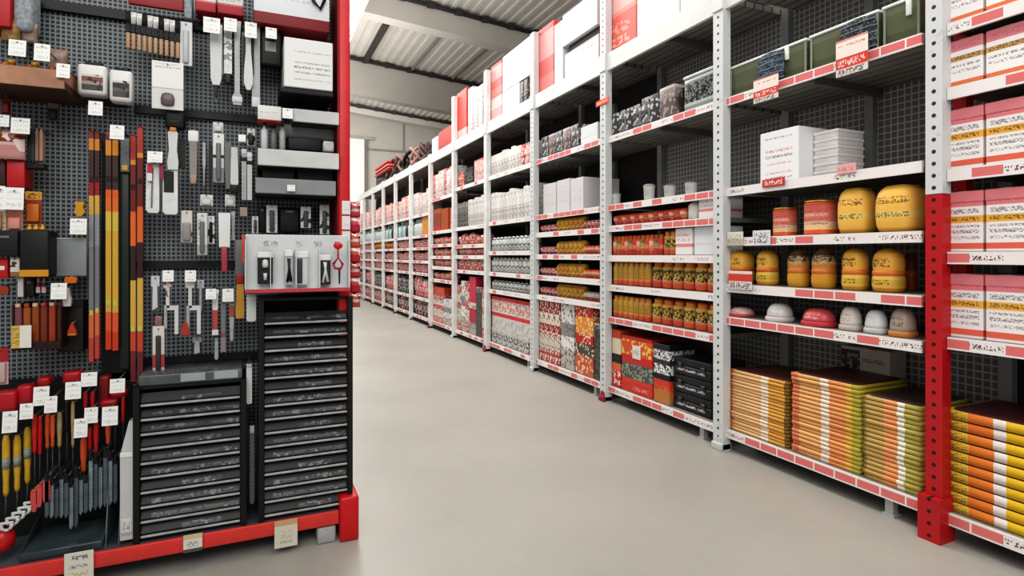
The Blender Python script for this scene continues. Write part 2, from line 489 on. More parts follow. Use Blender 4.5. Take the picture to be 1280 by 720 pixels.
def row(k, i, f0, f1, cnt, kind, name, desc, cat, mats, h, d=.14, gap=.06, xoff=.03, jit=.004, hvar=.0, start=1, group=None, h2=None, note=None):
    """a row of like things on shelf i of bay k, from fraction f0 (near end, right in view) to f1"""
    y0, y1 = bay_y(k); a, b = y0 + .05, y1 - .05
    z = SH[k][i] if i < len(SH[k]) else 3.085
    A, B = a + (b - a) * f0, a + (b - a) * f1
    w = (B - A) / cnt
    for q in range(cnt):
        m = mats[q % len(mats)]
        hh = h * (1 + hvar * random.choice((-1, -.5, 0, .5, 1)))
        ww = w * (1 - gap)
        if kind == 'box': me = box_mesh(d, ww, hh, m)
        elif kind == 'book': me = book_mesh(d, ww, hh, m)
        elif kind == 'can': me = can_mesh(ww / 2, hh, m)
        elif kind == 'bottle': me = bottle_mesh(ww / 2, hh, m)
        elif kind == 'pouch': me = pouch_mesh(d, ww, hh, m)
        y = A + w * (q + .5)
        dd = desc[q % len(desc)] if isinstance(desc, list) else desc
        if note: lab = '%s, %s' % (dd, note) if cnt == 1 else '%s, %s from right, %s' % (dd, nth(q + start), note)
        elif cnt == 1 and start == 1: lab = '%s, %s, %s' % (dd, shname(k, i), BAY[k])
        else: lab = '%s, %s from right, %s, %s' % (dd, nth(q + start), shname(k, i), BAY[k])
        o = place(name, me, None, (XR + xoff + random.uniform(0, jit), y, z + .0005))
        tag(o, lab, cat, group or ('%s on %s of %s' % (cat, shname(k, i), BAY[k])) if cnt > 1 else None)
# ================================================================== stock on the long rack
XF = XR + .035
def fpx(k, px, X=XF):
    y0, y1 = bay_y(k); return (yx(px, X) - y0 - .05) / (y1 - y0 - .1)
def rowpx(k, i, pl, pr, cnt, *a, **kw):
    row(k, i, max(0, fpx(k, pr)), min(1, fpx(k, pl)), cnt, *a, **kw)
def zs(k, i): return SH[k][i] if i < len(SH[k]) else 3.085

# ---- labelled cartons of the nearest bay
cart = [printed('carton_print_a', 'Z', [(0, '#e9e4e2'), (.05, '#dd6a55'), (.15, '#ece7e5'), (.50, '#e8b04a'), (.62, '#ece7e5'), (.78, '#dd7f86')],
                [(.22, .27, '#77757c'), (.32, .38, '#55535a'), (.42, .46, '#66646b'), (.53, .60, '#3d3020'), (.66, .74, '#57555c'), (.84, .9, '#c05a66')], (.08, .9), 'Y', (.008, .006)),
        printed('carton_print_b', 'Z', [(0, '#e2e0de'), (.04, '#e07a4e'), (.13, '#ece8e6'), (.55, '#c9a06a'), (.66, '#ebe5e4'), (.76, '#d48288')],
                [(.3, .36, '#807e84'), (.42, .47, '#66646b'), (.57, .65, '#3d3020'), (.8, .92, '#c46d74')], (.06, .92), 'Y', (.009, .007))]
lidm = plain('carton_lid_pink', '#d98288', .5)
def carton(loc, d, w, h, mat, label, group, lid=True):
    t = thing('carton', label, 'carton', loc, group)
    place('carton_body', box_mesh(d, w, h - .012, mat, .003), t)
    if lid:
        place('lid', cached(('lid', round(d, 3), round(w, 3)), lambda: MB().rbox(-.003, -w / 2 - .003, 0, d, w / 2 + .003, .05, .004, 1).mesh('lid', lidm)), t, (0, 0, h - .05))
    place('tape', cached(('tape', round(d, 3)), lambda: MB().box(0, -.02, 0, d - .01, .02, .0015).mesh('tape', plain('tape', '#cfc4b0', .3))), t, (.005, 0, h if lid else h - .012))
    return t
Y1 = yx(1181, XF); W0 = .15
pos = ['beside the red post', 'second from the red post', 'third from the red post']
for i, h in ((1, .285), (2, .27), (3, .27), (4, .225), (5, .24)):
    for q in range(3):
        carton((XF, Y1 - W0 / 2 - q * (W0 + .012), zs(0, i)), .3, W0, h, cart[0 if i < 4 else 1],
               'pink-topped white carton, %s, %s, nearest bay' % (pos[q].replace('the ', ''), shname(0, i)), 'labelled cartons in the nearest bay', lid=i < 4)

# ---- stacked flat packs
def pack_mesh(key, d, w, h, mat):
    def f():
        mb = MB(); vs = []; fs = []
        nx = ny = 7
        for s in (0, 1):
            for a in range(nx):
                for b_ in range(ny):
                    u, v = a / (nx - 1), b_ / (ny - 1)
                    e = min(1, 2.2 * min(u, 1 - u, v, 1 - v) * 3) ** .5
                    z = h / 2 + (1 if s else -1) * (h * .5) * (.84 + .155 * e)
                    vs.append((u * d, (v - .5) * w, z))
        m = nx * ny
        for s in (0, 1):
            for a in range(nx - 1):
                for b_ in range(ny - 1):
                    i = s * m + a * ny + b_; fs.append((i, i + 1, i + ny + 1, i + ny))
        for a in range(nx - 1):
            for b_ in (0, ny - 1):
                i = a * ny + b_; fs.append((i, i + ny, i + ny + m, i + m))
        for b_ in range(ny - 1):
            for a in (0, nx - 1):
                i = a * ny + b_; fs.append((i, i + 1, i + 1 + m, i + m))
        return mb.add(vs, fs, True).mesh('flat_pack', mat)
    return cached(('pack', key), f)
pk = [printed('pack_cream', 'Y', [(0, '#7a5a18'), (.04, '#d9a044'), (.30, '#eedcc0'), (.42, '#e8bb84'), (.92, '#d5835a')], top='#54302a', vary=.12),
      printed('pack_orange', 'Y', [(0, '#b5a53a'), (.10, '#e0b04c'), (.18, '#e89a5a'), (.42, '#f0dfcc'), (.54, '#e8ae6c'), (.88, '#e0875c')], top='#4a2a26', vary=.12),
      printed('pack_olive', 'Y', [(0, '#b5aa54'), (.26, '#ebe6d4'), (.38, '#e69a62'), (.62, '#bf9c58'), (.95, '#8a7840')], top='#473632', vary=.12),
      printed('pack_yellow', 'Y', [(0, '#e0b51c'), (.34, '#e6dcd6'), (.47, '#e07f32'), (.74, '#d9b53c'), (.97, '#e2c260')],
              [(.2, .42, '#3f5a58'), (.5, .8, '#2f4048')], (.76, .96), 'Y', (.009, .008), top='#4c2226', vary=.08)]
stk = [(1, 'left stack', 910, 984, 459, 19, 0), (1, 'middle stack', 989, 1074, 462, 20, 1), (1, 'right stack', 1078, 1151, 491, 18, 2)]
adj = ['pale orange flat pack', 'bright orange flat pack', 'olive and orange flat pack', 'yellow and orange flat pack']
XS = XR + .03
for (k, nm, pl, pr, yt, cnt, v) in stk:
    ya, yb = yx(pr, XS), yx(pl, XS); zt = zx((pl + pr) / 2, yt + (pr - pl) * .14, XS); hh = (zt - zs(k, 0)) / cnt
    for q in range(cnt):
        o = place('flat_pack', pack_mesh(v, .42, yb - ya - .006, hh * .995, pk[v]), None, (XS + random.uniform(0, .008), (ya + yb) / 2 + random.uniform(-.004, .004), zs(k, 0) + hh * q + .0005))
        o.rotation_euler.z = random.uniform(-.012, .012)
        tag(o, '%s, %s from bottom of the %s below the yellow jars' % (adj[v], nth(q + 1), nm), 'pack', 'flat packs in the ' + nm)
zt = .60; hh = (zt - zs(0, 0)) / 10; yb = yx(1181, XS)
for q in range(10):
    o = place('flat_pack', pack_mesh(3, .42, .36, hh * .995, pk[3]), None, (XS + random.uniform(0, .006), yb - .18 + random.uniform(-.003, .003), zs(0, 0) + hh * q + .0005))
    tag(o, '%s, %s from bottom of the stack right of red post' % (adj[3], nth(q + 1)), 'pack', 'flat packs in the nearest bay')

# cardboard box behind the stacks
t = thing('cardboard_box', 'beige cardboard box with black printed corner standing behind the flat pack stacks', 'box', (3.32, yx(1078, 3.30), zs(1, 0)))
cbm = printed('cardboard_beige', 'Z', [(0, '#b7ada0'), (1, '#b7ada0')], [(.86, .9, '#3a3632'), (.72, .78, '#4a4642')], (.1, .55), 'Y', (.012, .01))
MB().rbox(0, -.15, 0, .15, .15, .60, .004, 1).obj('carton_body', cbm, t)
MB().box(-.0015, .03, .38, .001, .149, .58).obj('printed_patch', printed('patch_black', 'Z', [(0, '#26241f'), (1, '#26241f')], [(.1, .9, '#8d8a80')], (0, 1), 'Y', (.03, .03), dens=.4), t)
MB().box(0, -.015, .6, .15, .015, .602).obj('tape', plain('tape', '#cfc4b0', .3), t)

# ---- yellow jars and tins
jar_y = printed('jar_yellow', 'Z', [(0, '#d49832'), (.1, '#eabb52'), (.16, '#d4b24a'), (.30, '#e8bc54'), (.5, '#ebb54c'), (.9, '#dca43c')],
                [(.18, .23, '#5b4a1c'), (.25, .29, '#6b5a24'), (.58, .68, '#3a2c14'), (.70, .78, '#4a3818')], (.2, .9), 'Y', (.014, .013), vary=.1, dens=.5)
jar_b = printed('jar_big', 'Z', [(0, '#d49a36'), (.08, '#ecb957'), (.3, '#e2c66e'), (.44, '#ecb857'), (.9, '#dcb248')],
                [(.31, .37, '#2e2410'), (.38, .42, '#2e2410'), (.6, .68, '#2e2410'), (.70, .74, '#4a3a18')], (.08, .92), 'Y', (.013, .013), dens=.5)
jar_d = printed('jar_dark_cap', 'Z', [(0, '#d29a34'), (.55, '#c98a4a'), (.7, '#5d4630'), (.92, '#8a6440')], [(.62, .85, '#d8c69c')], (0, 1), 'Y', (.01, .01), vary=.1, dens=.4)
band_m = plain('band_orange', '#d9793a', .4)
tin_m = printed('tin_red', 'Z', [(0, '#c9542e'), (.16, '#e0b47c'), (.28, '#d9c0a8'), (.4, '#d47a6a'), (.75, '#d06a5c'), (.92, '#c4503c')],
                [(.3, .38, '#4a2a20'), (.46, .52, '#8a3a30'), (.58, .66, '#e8d0c0'), (.7, .76, '#9a3f36')], (.05, .95), 'Y', (.007, .006))
def jar(k, i, pl, pr, yt, label, shape, mat, x=None, band=True, group=None):
    X = (x if x is not None else XR + .05)
    rr = (yx(pl, X + .05) - yx(pr, X + .05)) * .5
    # silhouette of a round body: use the angular size at its centre
    cpx = (pl + pr) / 2; Xc = X + .06
    a, b = _d(cpx); tt = Xc / a; ln = math.hypot(a, b)
    r = (pr - pl) / 2 / FPX * tt / ln * 1.0
    yc = yx(cpx, Xc); h = zx(cpx, yt, Xc - r * .5) - zs(k, i)
    t = thing('jar', label, 'jar', (Xc, yc, zs(k, i)), group)
    prof = {'waist': [(.78, 0), (.92, .04), (1, .16), (1, .3), (.93, .4), (.90, .46), (.93, .52), (.97, .62), (.95, .76), (.84, .88), (.6, .96), (.3, 1)],
            'barrel': [(.74, 0), (.86, .03), (.96, .14), (1, .32), (1, .55), (.98, .7), (.9, .84), (.78, .92), (.6, .985), (.2, 1)],
            'tin': [(.94, 0), (1, .015), (1, .05), (.98, .07), (.98, .92), (1, .94), (1, .97), (.9, 1)]}[shape]
    ex = 3.6 if shape == 'barrel' else 2.7
    key = (shape, round(r, 3), round(h, 3), mat.name)
    place('body', cached(('j',) + key, lambda: MB().lathe([(p * r, q * h) for p, q in prof], 0, 0, 28, ex).mesh('jar_body', mat)), t)
    if band:
        place('wrap_band', cached(('jb',) + key, lambda: MB().lathe([(r * .93, h * .385), (r * .985, h * .39), (r * .975, h * .5), (r * .92, h * .505)], 0, 0, 28, ex).mesh('wrap_band', band_m)), t)
    if shape == 'tin':
        place('lid', cached(('jl',) + key, lambda: MB().lathe([(r * .9, 0), (r * .96, .002), (r * .96, .012), (r * .8, .014)], 0, 0, 28, ex).mesh('lid', plain('tin_lid', '#c08a3a', .35, .6))), t, (0, 0, h))
    else:
        place('cap', cached(('jc',) + key, lambda: MB().lathe([(r * .42, 0), (r * .42, h * .012), (r * .2, h * .03)], 0, 0, 20, ex).mesh('cap', plain('cap_amber', '#b5791f', .4))), t, (0, 0, h * .985))
    return t
jar(1, 3, 967, 996, 262, 'small red and orange tin, leftmost on the shelf of big jars', 'tin', tin_m, band=False)
jar(1, 3, 1006, 1047, 253, 'round red and amber tin, second from left beside the big jars', 'tin', tin_m, band=False)
jar(1, 3, 1050, 1094, 234, 'tall yellow jar with orange band standing right of the round tin', 'barrel', jar_b)
jar(1, 3, 1098, 1156, 230, 'largest yellow jar with black script, next to the red post', 'barrel', jar_b)
for pl, pr, yt, lb, sh_, m in ((911, 943, 313, 'yellow waisted jar, leftmost of its row behind a red ticket', 'waist', jar_y), (946, 973, 313, 'yellow waisted jar, second from left on the jar shelf', 'waist', jar_y),
                               (985, 1012, 313, 'amber jar with dark mottled shoulder, third from left', 'waist', jar_d), (1015, 1045, 312, 'amber jar with dark mottled shoulder, fourth from left', 'waist', jar_d),
                               (1053, 1086, 311, 'yellow waisted jar, fifth from left below the tall jar', 'waist', jar_y), (1091, 1131, 311, 'biggest yellow waisted jar, right end of the second jar row', 'waist', jar_y)):
    jar(1, 2, pl, pr, yt, lb, sh_, m, group='waisted jars on one shelf')
jar(1, 2, 1129, 1147, 316, 'dark orange jar half hidden behind the biggest waisted jar', 'waist', printed('jar_dark', 'Z', [(0, '#8a3f1c'), (.4, '#b05526'), (.55, '#7d3a1c')], rough=.4), x=XR + .22, band=False)

# ---- domed packs
def dome(pl, pr, yt, label, colr, base_c, txt):
    X = XR + .09; cpx = (pl + pr) / 2; a, b = _d(cpx); tt = X / a
    r = (pr - pl) / 2 / FPX * tt / math.hypot(a, b); yc = yx(cpx, X); h = zx(cpx, yt, X) - zs(1, 1)
    t = thing('domed_pack', label, 'pack', (X, yc, zs(1, 1)))
    bh = min(.03, h * .3); ry = r
    MB().lathe([(r * .9, 0), (r, .004), (r, bh * .8), (r * .96, bh)], 0, 0, 26, 2.6, sx=min(1, .075 / r)).obj('base', plain('dome_base_' + base_c, base_c, .5), t)
    MB().lathe([(r * .94 * math.cos(q * math.pi / 14) ** .6 if q < 7 else .003, bh + (h - bh) * math.sin(q * math.pi / 14)) for q in range(8)], 0, 0, 26, 2.2, sx=min(1, .075 / r)).obj('dome',
        printed('dome_' + colr + base_c, 'Z', [(0, colr), (1, colr)], [(.2, .42, txt), (.5, .62, txt)], (.25, .75), 'Y', (.009, .008), rough=.3, dens=.4), t)
dome(911, 944, 384, 'low red and white domed pack at left end of its shelf', '#cfa6a6', '#b8433f', '#a04848')
dome(957, 993, 379, 'clear white domed pack with faint print, second from left', '#d5d2cf', '#cfc5c2', '#9a9694')
dome(1000, 1048, 385, 'wide red domed pack with pale stripes on the lowest upper shelf', '#c9555a', '#c23c40', '#e8c8c8')
dome(1049, 1079, 383, 'white rounded pack right of the wide red domed pack', '#dcd6d0', '#c8bfb8', '#a8744a')
dome(1080, 1111, 387, 'plain white rounded pack between two printed rounded packs', '#dfe0e0', '#cbcbcb', '#c6c6c6')
dome(1111, 1147, 385, 'grey brown rounded pack beside the red post', '#b3a497', '#c9864a', '#5d5148')

# ---- totes, bundles and price signs of the second shelf
tote_m = printed('tote_green', 'Z', [(0, '#54593f'), (.3, '#5f644b'), (.8, '#6b7058')], rough=.2)
lid_w = plain('tote_lid', '#e6e8e4', .35)
def tote(pl, pr, label):
    X = XR + .05; ya, yb = yx(pr, X), yx(pl, X); w = yb - ya; h = .195
    t = thing('storage_tote', label, 'tote', (X, (ya + yb) / 2, 2.346), 'green totes on the upper shelf')
    mb = MB(); vs = []
    for z, ins in ((0, .012), (h, 0)):
        vs += [(ins, -w / 2 + ins, z), (.42 - ins, -w / 2 + ins, z), (.42 - ins, w / 2 - ins, z), (ins, w / 2 - ins, z)]
    mb.add(vs, [(0, 1, 2, 3), (4, 5, 6, 7), (0, 1, 5, 4), (1, 2, 6, 5), (2, 3, 7, 6), (3, 0, 4, 7)]).obj('tub', tote_m, t)
    MB().rbox(-.008, -w / 2 - .004, h, .43, w / 2 + .004, h + .016, .005).obj('lid', lid_w, t)
    MB().rbox(-.012, -w * .30, h * .62, .003, -w * .30 + .025, h + .006, .004).obj('clip', lid_w, t)
    for s in (-1, 1):
        MB().rbox(-.004, s * w / 2 - .006 * (s + 1), .0, .004, s * w / 2 - .006 * (s - 1), h, .002, 1).obj('corner_rib', plain('tote_rib', '#7f8876', .3), t)
tote(913, 1008, 'olive green lidded tote, leftmost, behind a blue rope bundle')
tote(1013, 1098, 'olive green lidded tote, middle, behind a dark net bundle')
tote(1104, 1150, 'olive green lidded tote at right beside the white post')
def bundle(pl, pr, yt, yb_, label, colr, hi):
    X = XR + .045; cpx = (pl + pr) / 2; z0 = 2.347; z1 = zx(cpx, yt, X); a, b = _d(cpx)
    r = (pr - pl) / 2 / FPX * X / a / math.hypot(a, b); yc = yx(cpx, X); h = z1 - z0
    t = thing('net_bundle', label, 'bundle', (XR + .028, yc, z0))
    m = printed('net_' + colr, 'Z', [(0, colr), (1, colr)], rough=.8, blot=[(hi, 150, .8), ('#1c2024', 110, .75)])
    MB().lathe([(r * .7, 0), (r * .95, h * .08), (r, h * .4), (r * .98, h * .7), (r * .8, h * .92), (r * .35, h)], 0, 0, 20, 2.5, sx=.018 / r).obj('bundle', m, t)
    mb = MB()
    for q in range(5):
        zz = h * (.12 + .18 * q); mb.tube([(-.019 * math.cos(s), r * 1.0 * math.sin(s), zz) for s in [j * math.pi / 8 - math.pi / 2 for j in range(9)]], .003, 5)
    mb.obj('cord', plain('cord_' + hi, hi, .7), t)
bundle(943, 988, 66, 110, 'blue grey woven net bundle in front of the leftmost green tote', '#3b4652', '#7d8a96')
bundle(1046, 1104, 24, 70, 'dark grey net bundle in front of the middle green tote', '#31363a', '#7b8288')

sign_m = printed('sign_print', 'Z', [(0, '#d6cfc8'), (.2, '#cf4238'), (.5, '#e9ddd2'), (.94, '#d98a86')], [(.02, .18, '#4a2020'), (.26, .44, '#f2dcd2'), (.78, .84, '#c2635c')], (.08, .92), 'Y', (.011, .016), dens=.5)
def psign(pl, pr, y0, y1, label, mat=None, X=XR - .03, tilt=0):
    ya, yb = yx(pr, X), yx(pl, X); cp = (pl + pr) / 2; z0, z1 = zx(cp, y1, X), zx(cp, y0, X)
    t = thing('price_sign', label, 'sign', (X, (ya + yb) / 2, z0)); w = yb - ya; h = z1 - z0
    MB().rbox(-.003, -w / 2, 0, .003, w / 2, h, .002, 1).obj('plate', mat or sign_m, t)
    MB().tube([(.003, w * .3, h * .6), (XR - X, w * .3, h * .6)], .004, 6).box(.003, -w * .2, h * .5, XR - X, -w * .2 + .02, h * .6).obj('holder', plain('holder_clear', '#c9c9c5', .3), t)
psign(942, 973, 96, 126, 'white and red price sign clipped below the blue net bundle')
psign(1045, 1085, 46, 92, 'larger white and red price sign below the dark net bundle')
psign(953, 981, 223, 233, 'small red price flag below the white carton with pink print', printed('flag_red', 'Z', [(0, '#c23a34'), (1, '#c23a34')], [(.2, .8, '#f0d8d0')], (.1, .9), 'Y', (.012, .016)), X=XR - .008)
psign(909, 929, 290, 307, 'beige shelf ticket at left end of the big jar shelf', printed('tick_beige', 'Z', [(0, '#bdb6a6'), (.5, '#d8d2c4')], [(.2, .8, '#6a655c')], (.1, .9), 'Y', (.01, .01), dens=.3), X=XR - .008)
psign(941, 963, 288, 307, 'white shelf ticket with black marks beside the small red tin', printed('tick_black', 'Z', [(0, '#d9d9d9'), (1, '#d9d9d9')], [(.15, .85, '#222222')], (.1, .9), 'Y', (.012, .014), dens=.4), X=XR - .008)
psign(911, 940, 339, 362, 'red and white ticket hanging before the leftmost waisted jar', printed('tick_red', 'Z', [(0, '#d8cfc8'), (.45, '#cc4438'), (.85, '#dfd2ca')], [(.05, .4, '#3a2a26')], (.05, .95), 'Y', (.012, .014)), X=XR - .012)
psign(1046, 1070, 205, 217, 'pink ticket on the shelf edge under the wire mesh back', printed('tick_pink', 'Z', [(0, '#e0a9a8'), (1, '#e0a9a8')], [(.3, .7, '#b06a6c')], (.1, .9), 'Y', (.01, .01)), X=XR - .006)

# ---- white carton and flat boxes, third shelf
wc = printed('carton_white_text', 'Z', [(0, '#e9e9ea'), (1, '#e9e9ea')], [(.16, .19, '#c46a74'), (.34, .37, '#d08a92'), (.47, .52, '#6b6468'), (.58, .63, '#cf7480'), (.84, .87, '#8a8488'), (.06, .1, '#555555')], (.15, .85), 'Y', (.012, .008), dens=.55)
ya, yb = yx(998, XF), yx(950, XF); h = zx(975, 162, XF) - 1.745
t = thing('carton', 'tall white carton with pink and black print on the third-highest shelf', 'carton', (XF, (ya + yb) / 2, 1.745))
MB().rbox(0, -(yb - ya) / 2, 0, .26, (yb - ya) / 2, h, .004, 1).obj('carton_body', wc, t)
MB().box(.01, -.02, h, .25, .02, h + .0015).obj('tape', plain('tape', '#cfc4b0', .3), t)
mw = plain('flatbox_white', '#dcd8d6', .5)
for q in range(6):
    t = thing('flat_box', 'flat white box, %s from bottom of the pile beside the white carton' % nth(q + 1), 'box', (XF + .12, ya - .085, 1.745 + q * .046), 'flat white boxes in a pile')
    place('tray', cached('fbt', lambda: MB().rbox(0, -.075, 0, .22, .075, .03, .003, 1).mesh('tray', mw)), t)
    place('lid', cached('fbl', lambda: MB().rbox(-.004, -.079, .027, .224, .079, .0455, .003, 1).mesh('lid', plain('flatbox_lid', '#e6e2e0', .5))), t)

# ---- third bay from right (orange jars)
org = [printed('pkt_orange', 'Z', [(0, '#c94a32'), (.25, '#dd8a66'), (.45, '#e0a090'), (.7, '#d2562e')], [(.3, .42, '#8a3a2a'), (.5, .64, '#f0d8c8')], (.1, .9), 'Y', (.012, .012), vary=.15),
       printed('pkt_red', 'Z', [(0, '#bf3d30'), (.3, '#d98a78'), (.5, '#c84a2c'), (.8, '#cf6a2a')], [(.32, .46, '#4a3020')], (.1, .9), 'Y', (.012, .012), vary=.15),
       printed('pkt_green', 'Z', [(0, '#c94a32'), (.3, '#c9a25a'), (.6, '#6f6a2c'), (.8, '#cf5a2a')], [(.3, .6, '#3a3a1c')], (.1, .9), 'Y', (.012, .012), vary=.15)]
jo = [printed('jar_orange_dark', 'Z', [(0, '#cf5a3a'), (.22, '#dc7a50'), (.28, '#b8923e'), (.72, '#d2964a'), (.8, '#d5803a'), (.93, '#c8502a')], [(.3, .42, '#f0d8c0')], (.3, .8), 'Y', (.012, .015), vary=.15, dens=.5, blot=[('#4a4a20', 45, .55, .3, .66), ('#2c2c16', 60, .75, .3, .7)]),
      printed('jar_orange_gold', 'Z', [(0, '#cf5a3a'), (.2, '#d98a4a'), (.3, '#b9903a'), (.75, '#d2a048'), (.9, '#d07a2c')], [(.32, .6, '#7a5a22')], (.2, .9), 'Y', (.012, .015), vary=.15, dens=.5)]
whb = printed('box_white_pink', 'Z', [(0, '#e2dedc'), (.3, '#d98a88'), (.42, '#e6e2e0')], [(.5, .6, '#c87a7a'), (.7, .78, '#c87a7a')], (.1, .9), 'Y', (.012, .01))
whp = printed('box_white_plain', 'Z', [(0, '#dadcde'), (1, '#dadcde')], [(.35, .42, '#b5b8bc')], (.1, .9), 'Y', (.015, .01))
rowpx(2, 4, 873, 896, 1, 'box', 'carton', 'white carton with pink stripe', 'carton', [whb], .155, .25)
rowpx(2, 4, 856, 870, 1, 'bottle', 'bottle', 'squat white bottle', 'bottle', [plain('bottle_white', '#dcdad4', .35)], .17)
rowpx(2, 4, 763, 854, 15, 'pouch', 'packet', 'small orange and pink packet', 'packet', org[:2], .095, .1)
rowpx(2, 3, 867, 896, 1, 'box', 'carton', 'plain pale grey carton', 'carton', [whp], .205, .25)
rowpx(2, 3, 844, 866, 1, 'box', 'carton', 'white and pink printed carton', 'carton', [whb], .20, .22)
rowpx(2, 3, 828, 843, 2, 'can', 'jar', 'red lidded jar', 'jar', [jo[0]], .185)
rowpx(2, 3, 763, 827, 12, 'can', 'jar', 'orange jar with mottled label', 'jar', [org[1], org[2], org[0]], .165)
for i_, nm in ((2, ''), (1, '')):
    rowpx(2, i_, 812, 896, 6, 'can', 'jar', 'tall orange jar with dark label', 'jar', [jo[0]], .215 if i_ == 2 else .2, group='dark-labelled orange jars')
    rowpx(2, i_, 763, 811, 7, 'can', 'jar', 'tall golden jar with orange foot', 'jar', [jo[1]], .205 if i_ == 2 else .19, start=7, group='golden jars')
bag = [printed('bag_grey', 'Z', [(0, '#4a4846'), (.1, '#75716e'), (.85, '#9a9694')], rough=.25, blot=[('#c9c8c8', 45, .8), ('#3a3a3e', 35, .75)]),
       printed('bag_dark', 'Z', [(0, '#3d3d40'), (.85, '#5c5c60')], rough=.25, blot=[('#b9b9bc', 50, .84)]),
       printed('bag_mauve', 'Z', [(0, '#6e5e5c'), (.6, '#8d7f7d'), (.9, '#b5adab')], rough=.25, blot=[('#a59a98', 50, .8)])]
rowpx(2, 6, 845, 852, 1, 'pouch', 'bag', 'narrow black plastic bag', 'bag', [plain('bag_black', '#1d1d1f', .3)], .24, .3)
rowpx(2, 6, 824, 844, 1, 'book', 'bag', 'mauve grey plastic bag', 'bag', [bag[2]], .25, .3)
rowpx(2, 6, 802, 823, 2, 'book', 'bag', 'grey striped plastic bag', 'bag', [bag[1], bag[0]], .23, .3)
rowpx(2, 6, 764, 801, 4, 'book', 'bag', 'pale and dark plastic bag', 'bag', [bag[0], bag[1]], .20, .3, start=3)
ya, yb = yx(894, XF), yx(855, XF)
t = thing('storage_box', 'clear storage box full of dark mottled goods beside the white post', 'box', (XF, (ya + yb) / 2, 2.35))
MB().rbox(0, -(yb - ya) / 2, .0, .36, (yb - ya) / 2, .24, .012).obj('tub', printed('clear_tub', 'Z', [(0, '#8f9390'), (.16, '#b9bdb9'), (.26, '#7f847f'), (.9, '#c2c6c3')], rough=.2, blot=[('#3d423c', 70, .5, .25, .85), ('#20241f', 60, .7, .25, .85)]), t)
MB().rbox(-.008, -(yb - ya) / 2 - .005, .24, .37, (yb - ya) / 2 + .005, .262, .006).obj('lid', plain('clear_lid', '#cfd2cf', .25), t)
cupm = printed('cup_white', 'Z', [(0, '#dcdad6'), (.85, '#8a8784')], [(.3, .6, '#b9b0ac')], (.2, .8), 'Y', (.012, .012))
for q, (pl, pr, hh, lb) in enumerate(((798, 813, .135, 'white tub with grey lid, left of two small cups'), (826, 836, .10, 'small pale cup below the grey rear post'), (852, 863, .095, 'small pale cup nearest the white post'), (760, 767, .11, 'small pale cup beside the far post'))):
    X = XF; ya, yb = yx(pr, X), yx(pl, X)
    o = place('cup', MB().lathe([(.034, 0), (.042, hh * .1), (.046, hh * .8), (.049, hh * .82), (.049, hh * .93), (.03, hh)], .05, 0, 18).mesh('cup', cupm), None, (X, (ya + yb) / 2, 1.7455)); tag(o, lb, 'cup', 'small cups on the third-highest shelf')
rb = [printed('redbox_photo', 'Z', [(0, '#c9382c'), (.18, '#d2402f'), (.24, '#55564c'), (.52, '#c62f2c'), (.66, '#d0562c'), (.95, '#b52a2c')], [(.06, .12, '#e2a9a0')], (.1, .6), 'Y', (.02, .02), blot=[('#9a9a90', 57, .6, .25, .51), ('#e8c060', 30, .6, .67, .93)]),
      printed('redbox_white', 'Z', [(0, '#c4342c'), (.3, '#d9704a'), (.42, '#2d2a24'), (.58, '#dcd0b4'), (.85, '#c04a2c')], vary=0, blot=[('#f0dcd0', 66, .7, .05, .3)]),
      printed('blackbox_labels', 'Z', [(0, '#a5824a'), (.22, '#cc3f2a'), (.4, '#1a1a1b'), (.5, '#dcdcdc'), (.66, '#3a3a3c'), (.74, '#d2d2d4'), (.9, '#1f1f20')], blot=[('#22221f', 88, .7, .5, .9), ('#d26a30', 66, .6, 0, .3)])]
rowpx(2, 0, 763, 776, 1, 'box', 'box', 'narrow red box with white panel', 'box', [rb[1]], .50, .3)
t = None
ya, yb = yx(815, XF), yx(777, XF)
t = thing('boxed_tool', 'large red box with white window and grey picture on bottom shelf', 'box', (XF, (ya + yb) / 2, zs(2, 0)))
MB().rbox(0, -(yb - ya) / 2, 0, .3, (yb - ya) / 2, .47, .004, 1).obj('carton_body', rb[0], t)
MB().rbox(-.004, -.06, .29, .001, .05, .40, .003, 1).obj('white_label', printed('wl', 'Z', [(0, '#e0d8d4'), (1, '#e0d8d4')], [(.3, .7, '#b0a49c')], (.2, .8), 'Y', (.012, .02)), t)
rowpx(2, 0, 817, 838, 1, 'box', 'box', 'black box with three stacked labels', 'box', [rb[2]], .46, .25)
casem = plain('case_black', '#1b1c1e', .45)
ya, yb = yx(889, XF + .02), yx(841, XF + .02); wcs = yb - ya
case_txt = printed('case_text', 'Z', [(0, '#26272a'), (1, '#26272a')], [(.05, .95, '#e0e2e4')], (.02, .98), 'Y', (.012, .012), dens=.6)
for q in range(3):
    t = thing('tool_case', '%s black tool case with silver lettering on the bottom shelf' % ('lowest', 'middle', 'topmost')[q], 'case', (XF + .02, (ya + yb) / 2, zs(2, 0) + .13 * q), 'stacked black tool cases')
    MB().rbox(0, -wcs / 2, 0, .34, wcs / 2, .07, .012).obj('base_shell', casem, t)
    MB().rbox(.004, -wcs / 2 + .003, .071, .335, wcs / 2 - .003, .128, .012).obj('lid_shell', casem, t)
    MB().box(-.001, -wcs * .36, .032, .001, wcs * .42, .052).obj('lettering', case_txt, t)
    for s in (-1, 1): MB().rbox(-.006, s * wcs * .3 - .02, .055, .006, s * wcs * .3 + .02, .09, .003, 1).obj('latch', plain('latch', '#303236', .35), t)

